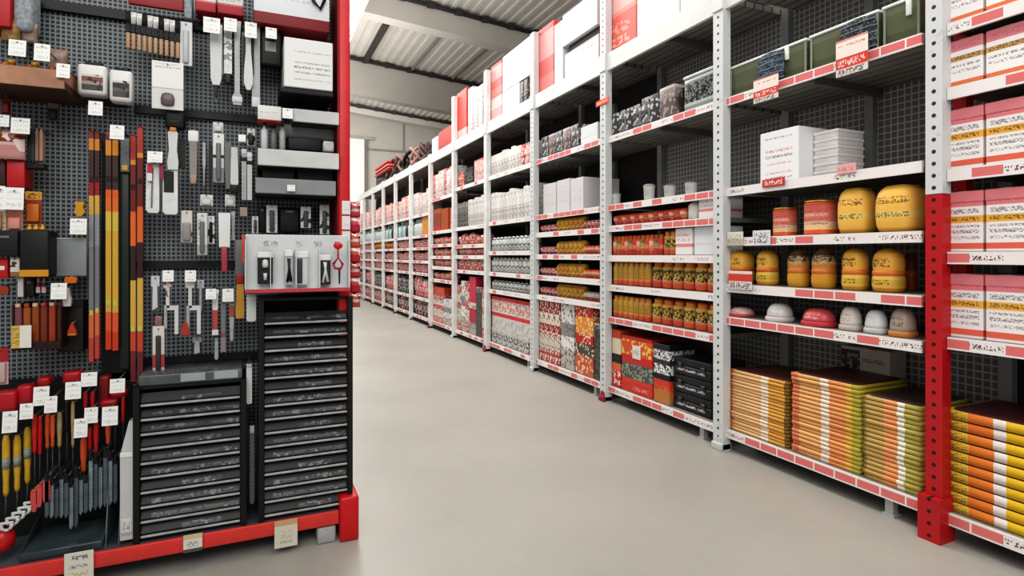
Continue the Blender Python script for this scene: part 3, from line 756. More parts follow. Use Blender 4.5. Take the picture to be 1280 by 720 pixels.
# ---- fourth bay from right (white cartons)
ylw = printed('pkt_yellow', 'Z', [(0, '#c9573a'), (.2, '#d39a34'), (.8, '#d2a648')], [(.4, .7, '#8a6a22')], (.1, .9), 'Y', (.014, .014), vary=.15, blot=[('#e6c878', 60, .7), ('#a8701c', 60, .8)])
pnk = printed('pkt_pink', 'Z', [(0, '#c94a44'), (.4, '#d99a94'), (.8, '#e0c6c0')], [(.5, .7, '#a84a44')], (.1, .9), 'Y', (.014, .014), vary=.15, blot=[('#efe4e0', 60, .72), ('#c23a36', 50, .8)])
pred = printed('pkt_red_white', 'Z', [(0, '#bf3a36'), (.35, '#dcc8c4'), (.55, '#c8504a'), (.85, '#d88a80')], [(.36, .54, '#6a4a48')], (.1, .9), 'Y', (.016, .016), vary=.2, blot=[('#efe6e2', 55, .74), ('#7a2a26', 60, .84)])
for i_ in (4, 3, 2, 1):
    rowpx(3, i_, 728, 753, 5, 'pouch', 'packet', 'low pink packet' if i_ == 4 else ('low orange packet' if i_ != 1 else 'low grey white packet'), 'packet', [pnk if i_ == 4 else (org[0] if i_ != 1 else printed('pkt_grey', 'Z', [(0, '#b5584a'), (.4, '#c2b8b0')], vary=.2))], .085, .12)
    rowpx(3, i_, 694, 727, 6, 'pouch', 'packet', 'bright yellow packet', 'packet', [ylw], .135, .12)
    rowpx(3, i_, 673, 693, 4, 'pouch', 'packet', 'small red packet', 'packet', [pred], .085, .12)
gcm = printed('carton_greywhite', 'Z', [(0, '#d2cfd0'), (1, '#d2cfd0')], [(.3, .36, '#b9b2b4'), (.6, .64, '#b9a9ac')], (.2, .8), 'Y', (.02, .02), vary=.06)
for q, (pl, pr, yt) in enumerate(((713, 729, 219), (696, 712, 221), (679, 695, 226))):
    ya, yb = yx(pr, XF), yx(pl, XF); hh = zx(pr, yt, XF) - 1.745
    carton((XF, (ya + yb) / 2, 1.745), .42, (yb - ya) * .98, hh, gcm, 'pale grey carton, %s from right, sixth shelf up, fourth bay from right' % nth(q + 1), 'pale grey cartons', lid=False)
ya, yb = yx(747, XF), yx(726, XF)
carton((XF, (ya + yb) / 2, 2.36), .2, yb - ya, .19, whp, 'small white carton among grey bags beneath the rack top', None, lid=False)
rowpx(3, 6, 677, 724, 5, 'book', 'bag', 'crumpled grey plastic bag', 'bag', [bag[0], bag[2]], .235, .3)
psign(745, 761, 124, 131, 'orange price flag fixed to the white post', printed('flag_orange', 'Z', [(0, '#d9532c'), (1, '#d9532c')], [(.3, .7, '#f0cdb8')], (.1, .9), 'Y', (.015, .015)), X=XR - .035)
tallm = [printed('tall_red', 'Z', [(0, '#b5463c'), (.2, '#cfc2b4'), (.45, '#c23c36'), (.62, '#d8c8bc'), (.8, '#b23a38')], blot=[('#4a3a34', 52, .78), ('#e6d8cc', 57, .8)]),
         printed('tall_white', 'Z', [(0, '#b9b0a6'), (.3, '#e0dedd'), (.5, '#8a8a8a'), (.7, '#d4d0cc')], blot=[('#6a6460', 44, .82)]),
         printed('tall_fire', 'Z', [(0, '#c65a3a'), (.28, '#4a4a46'), (.45, '#b8242c'), (.6, '#dd8a2a'), (.85, '#b52c26')], blot=[('#e8c8a0', 48, .78)]),
         printed('tall_grey', 'Z', [(0, '#55524e'), (.9, '#8d8c88')], blot=[('#2d2c2a', 44, .7)])]
rowpx(3, 0, 743, 750, 1, 'box', 'pack', 'narrow grey upright pack', 'pack', [tallm[3]], .52, .2)
rowpx(3, 0, 719, 742, 1, 'box', 'pack', 'wide fiery red upright pack', 'pack', [tallm[2]], .66, .2)
rowpx(3, 0, 701, 718, 1, 'box', 'pack', 'white and grey upright pack', 'pack', [tallm[1]], .66, .2)
rowpx(3, 0, 673, 700, 4, 'box', 'pack', 'slim red and white upright pack', 'pack', [tallm[0]], .66, .2)

# ---- fifth bay from right (silver jars)
silv = printed('jar_silver', 'Z', [(0, '#a9a9a8'), (.3, '#6e6e6c'), (.5, '#bdbdbb'), (.8, '#58585a')], vary=.25, blot=[('#e2e2e0', 74, .75)], rough=.35)
for i_, hh in ((1, .12), (2, .19), (3, .18)):
    row(4, i_, 0, 1, 11, 'can', 'jar', 'silver grey jar with dark lid', 'jar', [silv], hh)
wbk = [printed('book_white', 'Z', [(0, '#cfcac6'), (.4, '#dad6d2')], vary=.2, blot=[('#a29a96', 57, .85)]), printed('book_pink', 'Z', [(0, '#cf9a96'), (.5, '#dcb4b0'), (.9, '#d0605c')], vary=.2, blot=[('#e9dcd8', 48, .75)]),
       printed('book_dark', 'Z', [(0, '#4a4644'), (.5, '#65615e')], vary=.2, blot=[('#9a9694', 57, .85)]), printed('book_red', 'Z', [(0, '#b5423c'), (.5, '#cf6a60'), (.8, '#c23a3a')], vary=.2, blot=[('#e9d0cc', 48, .75)])]
row(4, 4, 0, 1, 13, 'book', 'boxed_book', 'tall pale grey slim box', 'box', [wbk[0], wbk[0], wbk[0]], .36, .2, hvar=.06)
row(4, 5, 0, .28, 3, 'book', 'boxed_book', 'white and orange slim box', 'box', [wbk[0], wbk[1], wbk[3]], .27, .2, hvar=.06)
row(4, 5, .28, 1, 10, 'book', 'boxed_book', 'cream white slim box', 'box', [wbk[0]], .27, .2, hvar=.06)
tier = [printed('tier_low', 'Z', [(0, '#8f8a84'), (.3, '#5a5652'), (.7, '#b9b4ae')], vary=.2, blot=[('#e0dcd8', 74, .7)]),
        printed('tier_mid', 'Z', [(0, '#cfcac8'), (.78, '#cf2f34')], vary=.06, blot=[('#a9a4a2', 39, .85, 0, .75)]),
        printed('tier_top', 'Z', [(0, '#d4cdc8'), (.78, '#cf3434')], vary=.1, blot=[('#c9624a', 44, .65, .1, .75)])]
def row_at(k, zbase, f0, f1, cnt, mat, h, desc, cat, d=.25, name='box', where=''):
    y0, y1 = bay_y(k); a, b = y0 + .05, y1 - .05; A, B = a + (b - a) * f0, a + (b - a) * f1; w = (B - A) / cnt
    for q in range(cnt):
        o = place(name, box_mesh(d, w * .96, h, mat, .004), None, (XF + random.uniform(0, .01), A + w * (q + .5), zbase))
        tag(o, '%s, %s from right, %s, %s' % (desc, nth(q + 1), where, BAY[k]), cat, '%s of %s' % (desc, BAY[k]))
row_at(4, .1455, 0, .98, 8, tier[0], .19, 'small grey box', 'box', where='lowest tier')
row_at(4, .336, 0, .98, 4, tier[1], .21, 'white box with red top band', 'box', where='middle tier')
row_at(4, .5465, 0, .98, 5, tier[2], .21, 'white and orange box', 'box', where='upper tier')

# ---- sixth and seventh bays
row(5, 5, .08, .42, 1, 'box', 'box', 'pale pink tall box', 'box', [wbk[1]], .31, .3)
row(5, 5, .45, .72, 1, 'box', 'box', 'black box with grey picture', 'box', [printed('blk_pic', 'Z', [(0, '#1c1c1c'), (1, '#1c1c1c')], blot=[('#8a8a88', 57, .8, .2, .8)])], .25, .3)
row(5, 5, .85, 1, 2, 'pouch', 'packet', 'crimson hanging packet', 'packet', [wbk[3]], .22, .08)
row(5, 4, .0, .62, 6, 'book', 'boxed_book', 'tall white slim box', 'box', [wbk[0]], .40, .2, hvar=.05)
row(5, 4, .62, 1, 4, 'book', 'boxed_book', 'tall dark slim box', 'box', [wbk[2]], .36, .2, hvar=.05)
row(5, 3, 0, 1, 8, 'pouch', 'packet', 'red and pink packet', 'packet', [pred, pnk, org[0]], .15, .12, hvar=.15)
row(5, 2, 0, 1, 8, 'pouch', 'packet', 'red and pink packet', 'packet', [org[0], pred], .12, .12, hvar=.1)
row(5, 1, 0, 1, 9, 'can', 'jar', 'pink and white jar', 'jar', [pnk, pred], .17)
row(5, 0, 0, .36, 2, 'box', 'pack', 'red and grey upright pack', 'pack', [tallm[0], tallm[3]], .70, .2)
row(5, 0, .36, .58, 1, 'box', 'pack', 'tallest crimson upright pack', 'pack', [printed('crimson', 'Z', [(0, '#a8a29c'), (.2, '#b8243a'), (.45, '#cfc8c2'), (.55, '#c0304a')], blot=[('#5a4a48', 44, .8, .1, .5)])], .84, .2)
row(5, 0, .58, 1, 3, 'box', 'pack', 'white and red upright pack', 'pack', [tallm[0], tallm[1]], .72, .2, hvar=.06)
row(6, 6, 0, 1, 8, 'book', 'boxed_book', 'tall pink and white slim box', 'box', [wbk[0], wbk[1], wbk[0], wbk[3]], .44, .2, hvar=.06)
row(6, 5, .1, .2, 1, 'box', 'box', 'narrow red box', 'box', [wbk[3]], .35, .25)
row(6, 5, .3, .62, 1, 'box', 'box', 'dark orange box', 'box', [plain('box_rust', '#a8481c', .5)], .36, .3)
row(6, 5, .62, 1, 1, 'box', 'box', 'dark rust box with red base', 'box', [printed('rust2', 'Z', [(0, '#b5302c'), (.2, '#8a3a18'), (.8, '#a5501c')])], .38, .3)
for i_ in (4, 3, 2, 1):
    row(6, i_, 0, 1, 7, 'pouch', 'packet', 'red and white packet', 'packet', [pred, pnk, org[0]], .12, .12, hvar=.1)
row(6, 0, 0, .5, 2, 'box', 'box', 'tall white box with red edges', 'box', [tallm[1]], .42, .25)
row(6, 0, .5, 1, 2, 'box', 'box', 'tall red and white box', 'box', [tallm[0]], .48, .25)
row_at(6, .627, .5, 1, 2, plain('orange_lid_box', '#c9502c', .5), .12, 'low orange box', 'box', where='stacked on bottom row')

# ---- far bays
teal = [plain('bottle_teal', '#8fb0b0', .4), plain('bottle_pale', '#c9cfcd', .4), plain('bottle_black', '#2a2c2e', .4), plain('bottle_clear', '#b9c6c6', .3)]
rednames = [pred, printed('pkt_red2', 'Z', [(0, '#b52c30'), (.5, '#cf5a54'), (.75, '#e0b8b0')], vary=.2, blot=[('#efe6e2', 55, .76)]), printed('pkt_yel2', 'Z', [(0, '#bf3a36'), (.4, '#d0a03a')], vary=.2)]
darkp = printed('pkt_dark', 'Z', [(0, '#3a3634'), (.5, '#6a6462'), (.8, '#2e2c2b')], vary=.3, blot=[('#d8d0cc', 52, .8)])
for k in range(7, 13):
    row(k, 6, 0, 1, 7, 'book', 'boxed_book', 'pink and white slim box', 'box', [wbk[1], wbk[0], wbk[3], wbk[1]] if k != 7 else [wbk[0], wbk[1], wbk[0]], .42, .2, hvar=.08)
    row(k, 5, 0, 1, 6, 'bottle', 'bottle', 'tall teal or dark bottle' if k < 10 else 'tall pale bottle', 'bottle', teal if k < 10 else [teal[1], teal[3]], .33, hvar=.1) if k != 7 else \
        row(k, 5, .0, .5, 1, 'box', 'box', 'bright orange box', 'box', [plain('box_amber', '#d0882c', .5)], .34, .3)
    if k == 7: row(7, 5, .52, 1, 4, 'bottle', 'bottle', 'pale grey bottle', 'bottle', [teal[1]], .33)
    for i_ in (4, 3, 2):
        row(k, i_, 0, 1, 7, 'pouch', 'packet', 'red and white packet' if (k, i_) not in ((9, 4), (10, 4)) else 'yellow and red packet', 'packet',
            rednames[:2] if (k, i_) not in ((9, 4), (10, 4)) else [rednames[2]], .16, .12, hvar=.12)
    row(k, 1, 0, 1, 6, 'pouch', 'packet', 'large pink and white packet' if k % 2 else 'large grey packet', 'packet', [pnk, pred] if k % 2 else [bag[1], darkp], .36, .15, hvar=.1)
    row(k, 0, 0, 1, 6, 'pouch', 'packet', 'dark and red packet' if k < 10 else 'red speckled packet', 'packet', [darkp, pred, darkp] if k < 10 else [pred, rednames[1]], .27, .15, hvar=.1)

# ---- cartons along the rack top
ztop = 3.086
topw = printed('top_white', 'Z', [(0, '#d4d5d6'), (1, '#d4d5d6')], [(.70, .76, '#d98a86')], (.12, .5), 'Y', (.05, .03), dens=.7)
topr = printed('top_red', 'Z', [(0, '#d9665a'), (.50, '#dd8a82'), (.56, '#e0a8a2')], [(.08, .2, '#eab8ac'), (.24, .4, '#e6a89c')], (.2, .8), 'Y', (.05, .04), dens=.5)
topr2 = printed('top_red2', 'Z', [(0, '#d47a76'), (.25, '#cf5c58'), (.5, '#dc8e8a'), (.9, '#cf5048')])
def topbox(pl, pr, y0, y1, mat, label, d=.45, X=XR + .042, z=None, group='cartons along the rack top', nm='carton'):
    ya, yb = yx(pr, X), yx(pl, X); zb = ztop if z is None else z; h = (zx(pl, y0, X) if y0 is not None else zb + y1) - zb
    t = thing(nm, label, 'carton', (X, (ya + yb) / 2, zb), group); w = yb - ya
    MB().rbox(0, -w / 2, 0, d, w / 2, h, .006, 1).obj('carton_body', mat, t)
    MB().box(-.0012, -w * .5 + .01, h * .94, .0, w * .5 - .01, h * .95).obj('lid_seam', plain('seam', '#6a6a6a', .6), t)
    MB().box(.02, -.03, h, d - .02, .03, h + .002).obj('tape', plain('tape', '#cfc4b0', .3), t)
    return zb + h
topbox(850, 908, None, .62, topw, 'big white carton on rack top, nearest of the top row')
topbox(796, 849, None, .66, topw, 'big white carton on rack top right of the red carton')
topbox(757, 795, None, .62, topr, 'red carton with pale print on the rack top')
z2 = topbox(706, 748, None, .27, topw, 'white carton, lower of two stacked beside tall post')
topbox(703, 746, 20, 0, topw, 'white carton, upper of two stacked beside tall post', z=z2 + .09)
for q, yy in enumerate((.06, -.0)):
    ya = yx(727, XR + .05)
MB_b = MB().box(0, -.3, 0, .30, .3, .088); o = MB_b.obj('gap_shade_block', dark_m, None, (XR + .08, yx(727, XR + .05), z2 + .002)); tag(o, 'dark block for the shaded gap between two stacked white cartons on rack top', 'board')  # block painted dark in place of the shade in the gap
topbox(669, 692, 42, 0, topr2, 'tall pink and red carton on rack top, fourth bay from right', d=.25)
topbox(693, 703, 32, 0, topw, 'narrow white carton right of the tall pink carton')
z2 = topbox(628, 649, None, .30, topw, 'white carton, lower of two beside the pink pair', d=.3)
topbox(628, 662, 72, 0, topw, 'white carton, upper of two beside the pink pair', z=z2, d=.3)
z2 = topbox(614, 627, None, .31, printed('top_pink', 'Z', [(0, '#dca09c'), (.5, '#e2bcb8'), (1, '#d88a88')]), 'pink carton, lower of the narrow pair', d=.3)
topbox(614, 627, 84, 0, topr2, 'pink carton, upper of the narrow pair', z=z2, d=.3)
for q, (pl, pr, y0, m, lb) in enumerate(((604, 607, 100, wbk[2], 'thin black folder on rack top beside post'), (598, 603, 108, wbk[0], 'thin white folder third from left on rack top'), (592, 597, 112, wbk[0], 'thin white folder second from left on rack top'), (585, 591, 112, wbk[0], 'thick white folder first from left on rack top'))):
    X = XR + .03; ya, yb = yx(pr, X), yx(pl, X); h = zx(pl, y0, X) - ztop
    o = place('folder', book_mesh(.3, yb - ya, h, m), None, (X, (ya + yb) / 2, ztop)); tag(o, lb, 'folder', 'folders on the rack top')
topbox(571, 583, 118, 0, printed('top_red3', 'Z', [(0, '#d9b0ac'), (.2, '#d0483c'), (.9, '#d4574c')]), 'bright red carton on rack top, sixth bay from right', d=.3)
topbox(548, 565, 166, 0, printed('top_red4', 'Z', [(0, '#c9322c'), (1, '#c9322c')], [(.1, .3, '#7a2a24')], (.1, .9), 'Y', (.06, .05)), 'low red carton on rack top, seventh bay from right', d=.3)
topbox(540, 547, 174, 0, topw, 'small white carton left of the low red carton', d=.3)
for q, (pl, pr, y0, lb) in enumerate(((650.5, 654, 92, 'dark folder left of two between white carton and tall post'), (655, 659, 90, 'dark folder right of two between white carton and tall post'))):
    X = XR + .05; ya, yb = yx(pr, X), yx(pl, X); o = place('folder', book_mesh(.26, yb - ya, .29, wbk[2]), None, (X, (ya + yb) / 2, ztop)); tag(o, lb, 'folder')
# coils of hose piled on the far rack top
hose = [plain('hose_brown', '#5c4640', .7), plain('hose_pink', '#a8807a', .6), plain('hose_black', '#2b2725', .6), plain('hose_tan', '#8f7466', .7)]
lbl = ['brown coil of hose, nearest of the tangled pile on rack top', 'pinkish coil of hose in the tangled pile, second from right', 'black coil of hose in the middle of the tangled pile', 'tan coil of hose, fourth in the tangled pile',
       'brown coil of hose near far end of the tangled pile', 'pale coil of hose at far end of the tangled pile']
for q, px in enumerate((534, 523, 514, 506, 499, 492.5)):
    mb = MB(); X = XR + .25
    for j in range(4):
        rr = random.uniform(.17, .26); ph = random.uniform(0, 6); ty = random.uniform(-.8, .8)
        pts = [(rr * .7 * math.cos(a_ + ph) * 1.0, rr * .95 * math.sin(a_ + ph), .23 + rr * .85 * math.sin(a_ * 1 + ty)) for a_ in [i2 * 2 * math.pi / 18 for i2 in range(19)]]
        mb.tube(pts, .03, 6)
    for j in range(5):
        a_ = random.uniform(-.18, .18); mb.tube([(random.uniform(-.15, .1), a_, .04), (random.uniform(-.15, .1), a_ + random.uniform(-.06, .06), random.uniform(.3, .46))], .022, 5)
    o = mb.obj('hose_coil', hose[q % 4], None, (X, yx(px, X), ztop + .03)); tag(o, lbl[q], 'coil', 'hose coils on the rack top')
X = XR + .05
mb = MB(); y_ = yx(479, X)
for j in range(3):
    mb.rbox(-.05 - .02 * j, -.85, .07 * j, .25, .85 - .1 * j, .07 * j + .062, .03)
o = mb.obj('red_sack', printed('sack_red', 'Z', [(0, '#c23a38'), (.45, '#d98a84'), (.6, '#c83834')]), None, (X, y_, 3.33)); tag(o, 'flat red sack lying on crates at the far rack top', 'sack')
y_ += .22
cr = thing('wire_crate', 'dark wire crate under the red sack on the far rack top', 'crate', (X, y_, ztop))
mb = MB()
for j in range(9): mb.box(.0, -.7 + j * .17, 0, .02, -.68 + j * .17, .24).box(.38, -.7 + j * .17, 0, .40, -.68 + j * .17, .24)
for zz in (0, .11, .22): mb.box(0, -.7, zz, .02, .7, zz + .02).box(.38, -.7, zz, .4, .7, zz + .02)
mb.obj('wire_sides', hose[2], cr); MB().box(0, -.7, 0, .4, .7, .012).obj('crate_base', hose[0], cr)
# ================================================================== left display
YP = 3.02                                  # face of the perforated back sheet
peg_m = lattice('pegboard', '#858b8f', '#17191b', .0185, .34, 'XZ', blend='#33373a')
blk = plain('black_steel', '#0b0b0b', .5, var=.3)
blk2 = plain('black_soft', '#131314', .6, var=.3)
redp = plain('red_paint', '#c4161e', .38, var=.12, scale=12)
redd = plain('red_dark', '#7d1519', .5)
greym = plain('grey_metal', '#a6a8a7', .45)
greyl = plain('grey_light', '#c4c5c3', .45)
whp_ = plain('white_card', '#dcdcda', .5, var=.04)
XR_END = xy(438.5, 2.74)
XL_END = xy(-70, 2.71)

D = thing('display_stand', 'red and black tool display stand with perforated grey back sheet', 'display stand', (0, 2.71, 0))
def dz(px, py, Y): return zy(px, py, Y)
MB().box(XL_END - .3, YP - 2.71, .06, XR_END - .012, YP - 2.71 + .015, 2.85).obj('back_sheet', peg_m, D)
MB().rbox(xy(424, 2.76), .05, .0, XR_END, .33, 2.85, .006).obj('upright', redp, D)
o = MB().box(xy(424, 2.76) - .006, .06, .2, xy(424, 2.76) - .0005, .32, 2.85).obj('upright_side_shade', redd, D); o['label'] = 'inner side of the red upright with painted shade'  # shaded inner face painted as a darker red plate
zb = zy(430, 672, 2.70)
MB().rbox(XR_END - .055, -.02, 0, XR_END + .03, .2, .20, .012).obj('foot', redp, D)
MB().rbox(XR_END - .15, .0, 0, XR_END - .07, .1, .075, .01).obj('foot', greym, D)
MB().box(XL_END - .1, .012, .118, XR_END - .06, YP - 2.72, .138).obj('base_shelf', plain('base_shelf', '#4d5456', .45), D)
MB().rbox(XL_END - .1, -.006, .082, XR_END - .057, .011, .142, .004).obj('base_rail', plain('rail_red', '#d23c36', .4, var=.1), D)
MB().box(XL_END - .1, .285, .0, XR_END - .06, .30, .115).obj('kick_shade_panel', blk, D)  # black sheet put in for the shade below the base rail
for nm, px, py, hh in (('cross_rail_and_shade', 150, 12, .04), ('cross_rail_and_shade', 250, 138, .035), ('cross_rail_and_shade', 240, 326, .03), ('cross_rail_and_shade', 240, 445, .03)):
    z = zy(px, py, YP - .03); xa = XL_END if px == 150 else xy(168, YP - .03)
    MB().box(xa, YP - 2.71 - .03, z - hh, XR_END - .014, YP - 2.71 - .001, z).obj('cross_rail_and_shade', blk, D)
z0 = zy(60, 120, YP - .05)
MB().box(XL_END, YP - 2.71 - .02, z0 - .01, xy(160, YP), YP - 2.71 - .001, z0 + .05).obj('cross_rail_and_shade', blk2, D)  # this one is a dark strip painted for the upper left shadow zone
MB().box(xy(128, YP), YP - 2.71 - .018, zy(145, 475, YP), xy(166, YP), YP - 2.71 - .001, zy(145, 168, YP)).obj('dark_panel', plain('dark_panel', '#171b19', .5), D)
MB().box(XL_END, YP - 2.71 - .018, .14, xy(166, YP), YP - 2.71 - .002, zy(80, 470, YP)).obj('dark_panel', blk2, D)

def rect(x0, y0, x1, y1, Y):
    a, b = xy(x0, Y), xy(x1, Y); m = (x0 + x1) / 2
    return (a + b) / 2, b - a, zy(m, y1, Y), zy(m, y0, Y) - zy(m, y1, Y)
tick_m = printed('ticket_print', 'Z', [(0, '#e4e4e1'), (1, '#e4e4e1')], [(.12, .3, '#b3b3b0'), (.45, .55, '#c9c9c6'), (.72, .84, '#a5a5a2')], (.12, .88), 'X', (.006, .005), dens=.45)
hook_m = plain('hook_steel', '#8d9092', .35, .7)
def hook(t, Y, h, x=0):
    if YP - Y > .012:
        MB().tube([(x, .004, h), (x, YP - Y - .0005, h + .008)], .003, 6).obj('hook', hook_m, t)
def ticket(x0, y0, x1, y1, label, Y=2.80, mat=None, tilt=.12):
    xc, w, zb, h = rect(x0, y0, x1, y1, Y)
    t = thing('price_ticket', label, 'price ticket', (xc, Y, zb), 'white price tickets on hooks')
    MB().prism([(0, 0), (.003, 0), (.003 + tilt * h, h), (tilt * h, h)], -w / 2, w / 2, 'yz').obj('ticket_plate', mat or tick_m, t)
    hook(t, Y + tilt * h, h * .85)
    return t
def holder(name, label, cat, x0, y0, x1, y1, Y, group=None):
    xc, w, zb, h = rect(x0, y0, x1, y1, Y)
    return thing(name, label, cat, (xc, Y, zb), group), w, h
def card(name, label, cat, x0, y0, x1, y1, Y, back, body=None, shape='bulge', hk=True, group=None):
    """blister card: backing with punched header, raised clear or solid body"""
    t, w, h = holder(name, label, cat, x0, y0, x1, y1, Y, group)
    MB().rbox(-w / 2, .012, 0, w / 2, .016, h, .0015, 1).obj('backing_card', back, t)
    if body is not None:
        mb = MB()
        if shape == 'bulge': mb.rbox(-w * .38, .0, h * .06, w * .38, .0115, h * .62, .008)
        elif shape == 'strip': mb.rbox(-w * .22, .0, h * .05, w * .22, .0115, h * .8, .006)
        elif shape == 'pliers':
            for s in (-1, 1): mb.tube([(s * w * .28, .006, h * .05), (s * w * .3, .006, h * .35), (s * w * .1, .006, h * .55), (s * w * .06, .006, h * .8)], [.006, .006, .005, .003], 8)
        elif shape == 'blade': mb.prism([(-w * .3, h * .05), (w * .3, h * .12), (w * .25, h * .75), (-w * .25, h * .8)], .004, .0115)
        mb.obj('blister', body, t)
    if hk: hook(t, Y + .016, h * .94)
    return t
def boxy(name, label, cat, x0, y0, x1, y1, Y, d, mat, bev=.004, part='body', extra=None, group=None, hk=False):
    t, w, h = holder(name, label, cat, x0, y0, x1, y1, Y, group)
    MB().rbox(-w / 2, 0, 0, w / 2, d, h, bev, 2).obj(part, mat, t)
    if extra: extra(t, w, h, d)
    if hk: hook(t, Y + d, h * .8)
    return t
def bar(name, label, cat, x0, y0, x1, y1, Y, mat, d=.018, prof=None, parts=(), group=None, hk=True):
    """long upright tool; prof lists (height fraction, half width fraction)"""
    t, w, h = holder(name, label, cat, x0, y0, x1, y1, Y, group)
    prof = prof or [(0, .5), (1, .5)]
    MB().prism([(-w * q, h * p) for p, q in prof] + [(w * q, h * p) for p, q in prof[::-1]], 0, d).obj('body', mat, t)
    for nm, a, b_, ww, dd, m in parts:
        MB().rbox(-w * ww, -dd, h * a, w * ww, d + dd, h * b_, min(.004, w * ww * .4), 2).obj(nm, m, t)
    if hk: hook(t, Y + d, h * .97)
    return t

# ---- tray of brass fittings, upper left
T = thing('fittings_tray', 'brown wooden tray of brass fittings projecting from upper left of the display', 'tray', (0, 0, 0))
wood = plain('tray_wood', '#a87c62', .6, var=.25, scale=14)
YT = 2.72; xa, xb = xy(-60, YT), xy(80, YT); zt0 = zy(40, 84, YT); zb0 = zy(40, 107, YT)
T.location = (xb, YT, zb0); wt = xb - xa; ht = zt0 - zb0
MB().box(-wt, 0, 0, 0, .012, ht).obj('front_panel', wood, T)
MB().box(-wt, .0125, 0, 0, YP - YT - .002, .03).obj('tray_base', plain('tray_base', '#4a3026', .7), T)
MB().prism([(.0125, .0305), (YP - YT - .002, .0305), (YP - YT - .002, ht + .05), (.0125, ht)], -.01, 0, 'yz').obj('side_panel', wood, T)
brass = [plain('brass', '#c8922e', .35, .3), plain('copper', '#a8602e', .35, .3)]
for q in range(12):
    x = -.02 - q * .036; yb = .05 + .05 * (q % 2)
    r = .015
    o = MB().lathe([(r * .5, 0), (r * .8, .002), (r, .012), (r, .03), (r * .55, .034), (r * .55, .055), (r * .9, .058), (r * .9, .07), (r * .4, .072)], 0, 0, 8).obj('pipe_fitting', brass[q % 2], None, (xb + x - .01, YT + yb, zb0 + .0305))
    tag(o, '%s threaded fitting, %s from right in the wooden tray' % (('brass', 'copper')[q % 2], nth(q + 1)), 'fitting', 'fittings in the wooden tray')
bagm = plain('bag_tan', '#8f7a6c', .35, var=.35, scale=40)
for q, (a, b, c_, e) in enumerate(((0, 22, 24, 50), (22, 27, 46, 52), (58, 60, 84, 86))):
    t, w, h = holder('parts_bag', ('clear bag of brass parts at far left above the tray', 'clear bag of brass parts, middle of three above the tray', 'pale bag of fittings at right end of the tray')[q], 'bag', a, b, c_, e, 2.86 + .02 * q, 'bags above the wooden tray')
    place('pouch', MB().add(*[(lambda m: ([(p.co.y, p.co.x, p.co.z) for p in m.vertices], [list(f.vertices) for f in m.polygons]))(pouch_mesh(.03, w, h, bagm if q else plain('bag_brass', '#94703c', .35, var=.5, scale=60)))][0], smooth=True).mesh('pouch', bagm if q else plain('bag_brass', '#94703c', .35, var=.5, scale=60)), t)
ticket(10, 49, 32, 70, 'leftmost white ticket above the wooden tray', 2.735)
ticket(42, 54, 62, 76, 'second white ticket above the wooden tray', 2.735)
ticket(70, 79, 87, 97, 'white ticket at right end of the wooden tray', 2.705)
boxy('panel_box', 'red box at the top left corner of the display', 'box', -20, -25, 13, 32, 2.84, .15, plain('red_box', '#b01219', .45))
boxy('wool_roll', 'grey mottled pack of wool beside the red box', 'pack', 15, -20, 40, 38, 2.86, .12, plain('wool_grey', '#9aa2a8', .9, var=.4, scale=60), .02)

# ---- white clamshells
for q, (x0, y0, x1, y1) in enumerate(((96, 80, 133, 118), (136, 87, 165, 127))):
    t, w, h = holder('clamshell_pack', ('wider white clamshell pack with brown picture below pegboard', 'narrower white clamshell pack with dark picture, right of the wider')[q], 'pack', x0, y0, x1, y1, 2.82)
    MB().rbox(-w / 2, 0, 0, w / 2, .07, h, .014).obj('shell', plain('shell_white', '#d6d6d3', .35), t)
    MB().rbox(-w * .34, -.002, h * .14, w * .38, .002, h * .66, .003, 1).obj('picture_insert', printed('shell_pic%d' % q, 'Z', [(0, '#4a4440'), (.35, '#a08a80' if q == 0 else '#5a5a5a'), (.55, '#7a4a40' if q == 0 else '#2a2a2c'), (.85, '#c9c4c0')], blot=[('#1f1f1f', 60, .7)]), t)
    MB().rbox(-w * .3, .03, h, w * .3, .06, h + .02, .005).obj('hang_tab', blk, t)
    hook(t, 2.88, h + .012)
ticket(110, 126, 128, 144, 'white ticket below the wider clamshell pack')
ticket(137, 156, 155, 174, 'white ticket above the long spirit levels')

# ---- row of small brushes
t = boxy('header_strip', 'red header strip above the row of small brushes', 'strip', 160, -8, 229, 9, 2.88, .02, plain('hdr_red', '#8e1a20', .5))
wd = plain('brush_wood', '#b39272', .55, var=.2); bris = plain('bristle_white', '#cfcdc8', .8, var=.3, scale=60)
for q in range(10):
    x0 = 157 + q * 6.9; yy = 12 + q * 1.4
    t, w, h = holder('small_brush', 'small brush with tan handle, %s from left in the brush row' % nth(q + 1), 'brush', x0, yy, x0 + 5.6, yy + 48, 2.86 - .004 * (q % 3), 'small brushes in a row')
    MB().rbox(-w * .45, 0, 0, w * .45, .012, h * .42, .005).obj('handle', wd, t)
    MB().rbox(-w * .5, .001, h * .425, w * .5, .011, h * .66, .002, 1).obj('ferrule', blk2, t)
    mb = MB()
    for j in range(4): mb.tube([(-w * .36 + j * w * .24, .006, h * .662), (-w * .45 + j * w * .3, .006, h * .97)], .0035, 5)
    mb.obj('bristles', bris if q % 3 else blk2, t)
    hook(t, 2.87 - .004 * (q % 3), h * .55)
card('strip_pack', 'narrow white strip pack right of the small brushes', 'pack', 224, 26, 240, 81, 2.86, plain('strip_white', '#cfd0d0', .45), plain('strip_grey', '#b7b8b8', .4), 'strip')
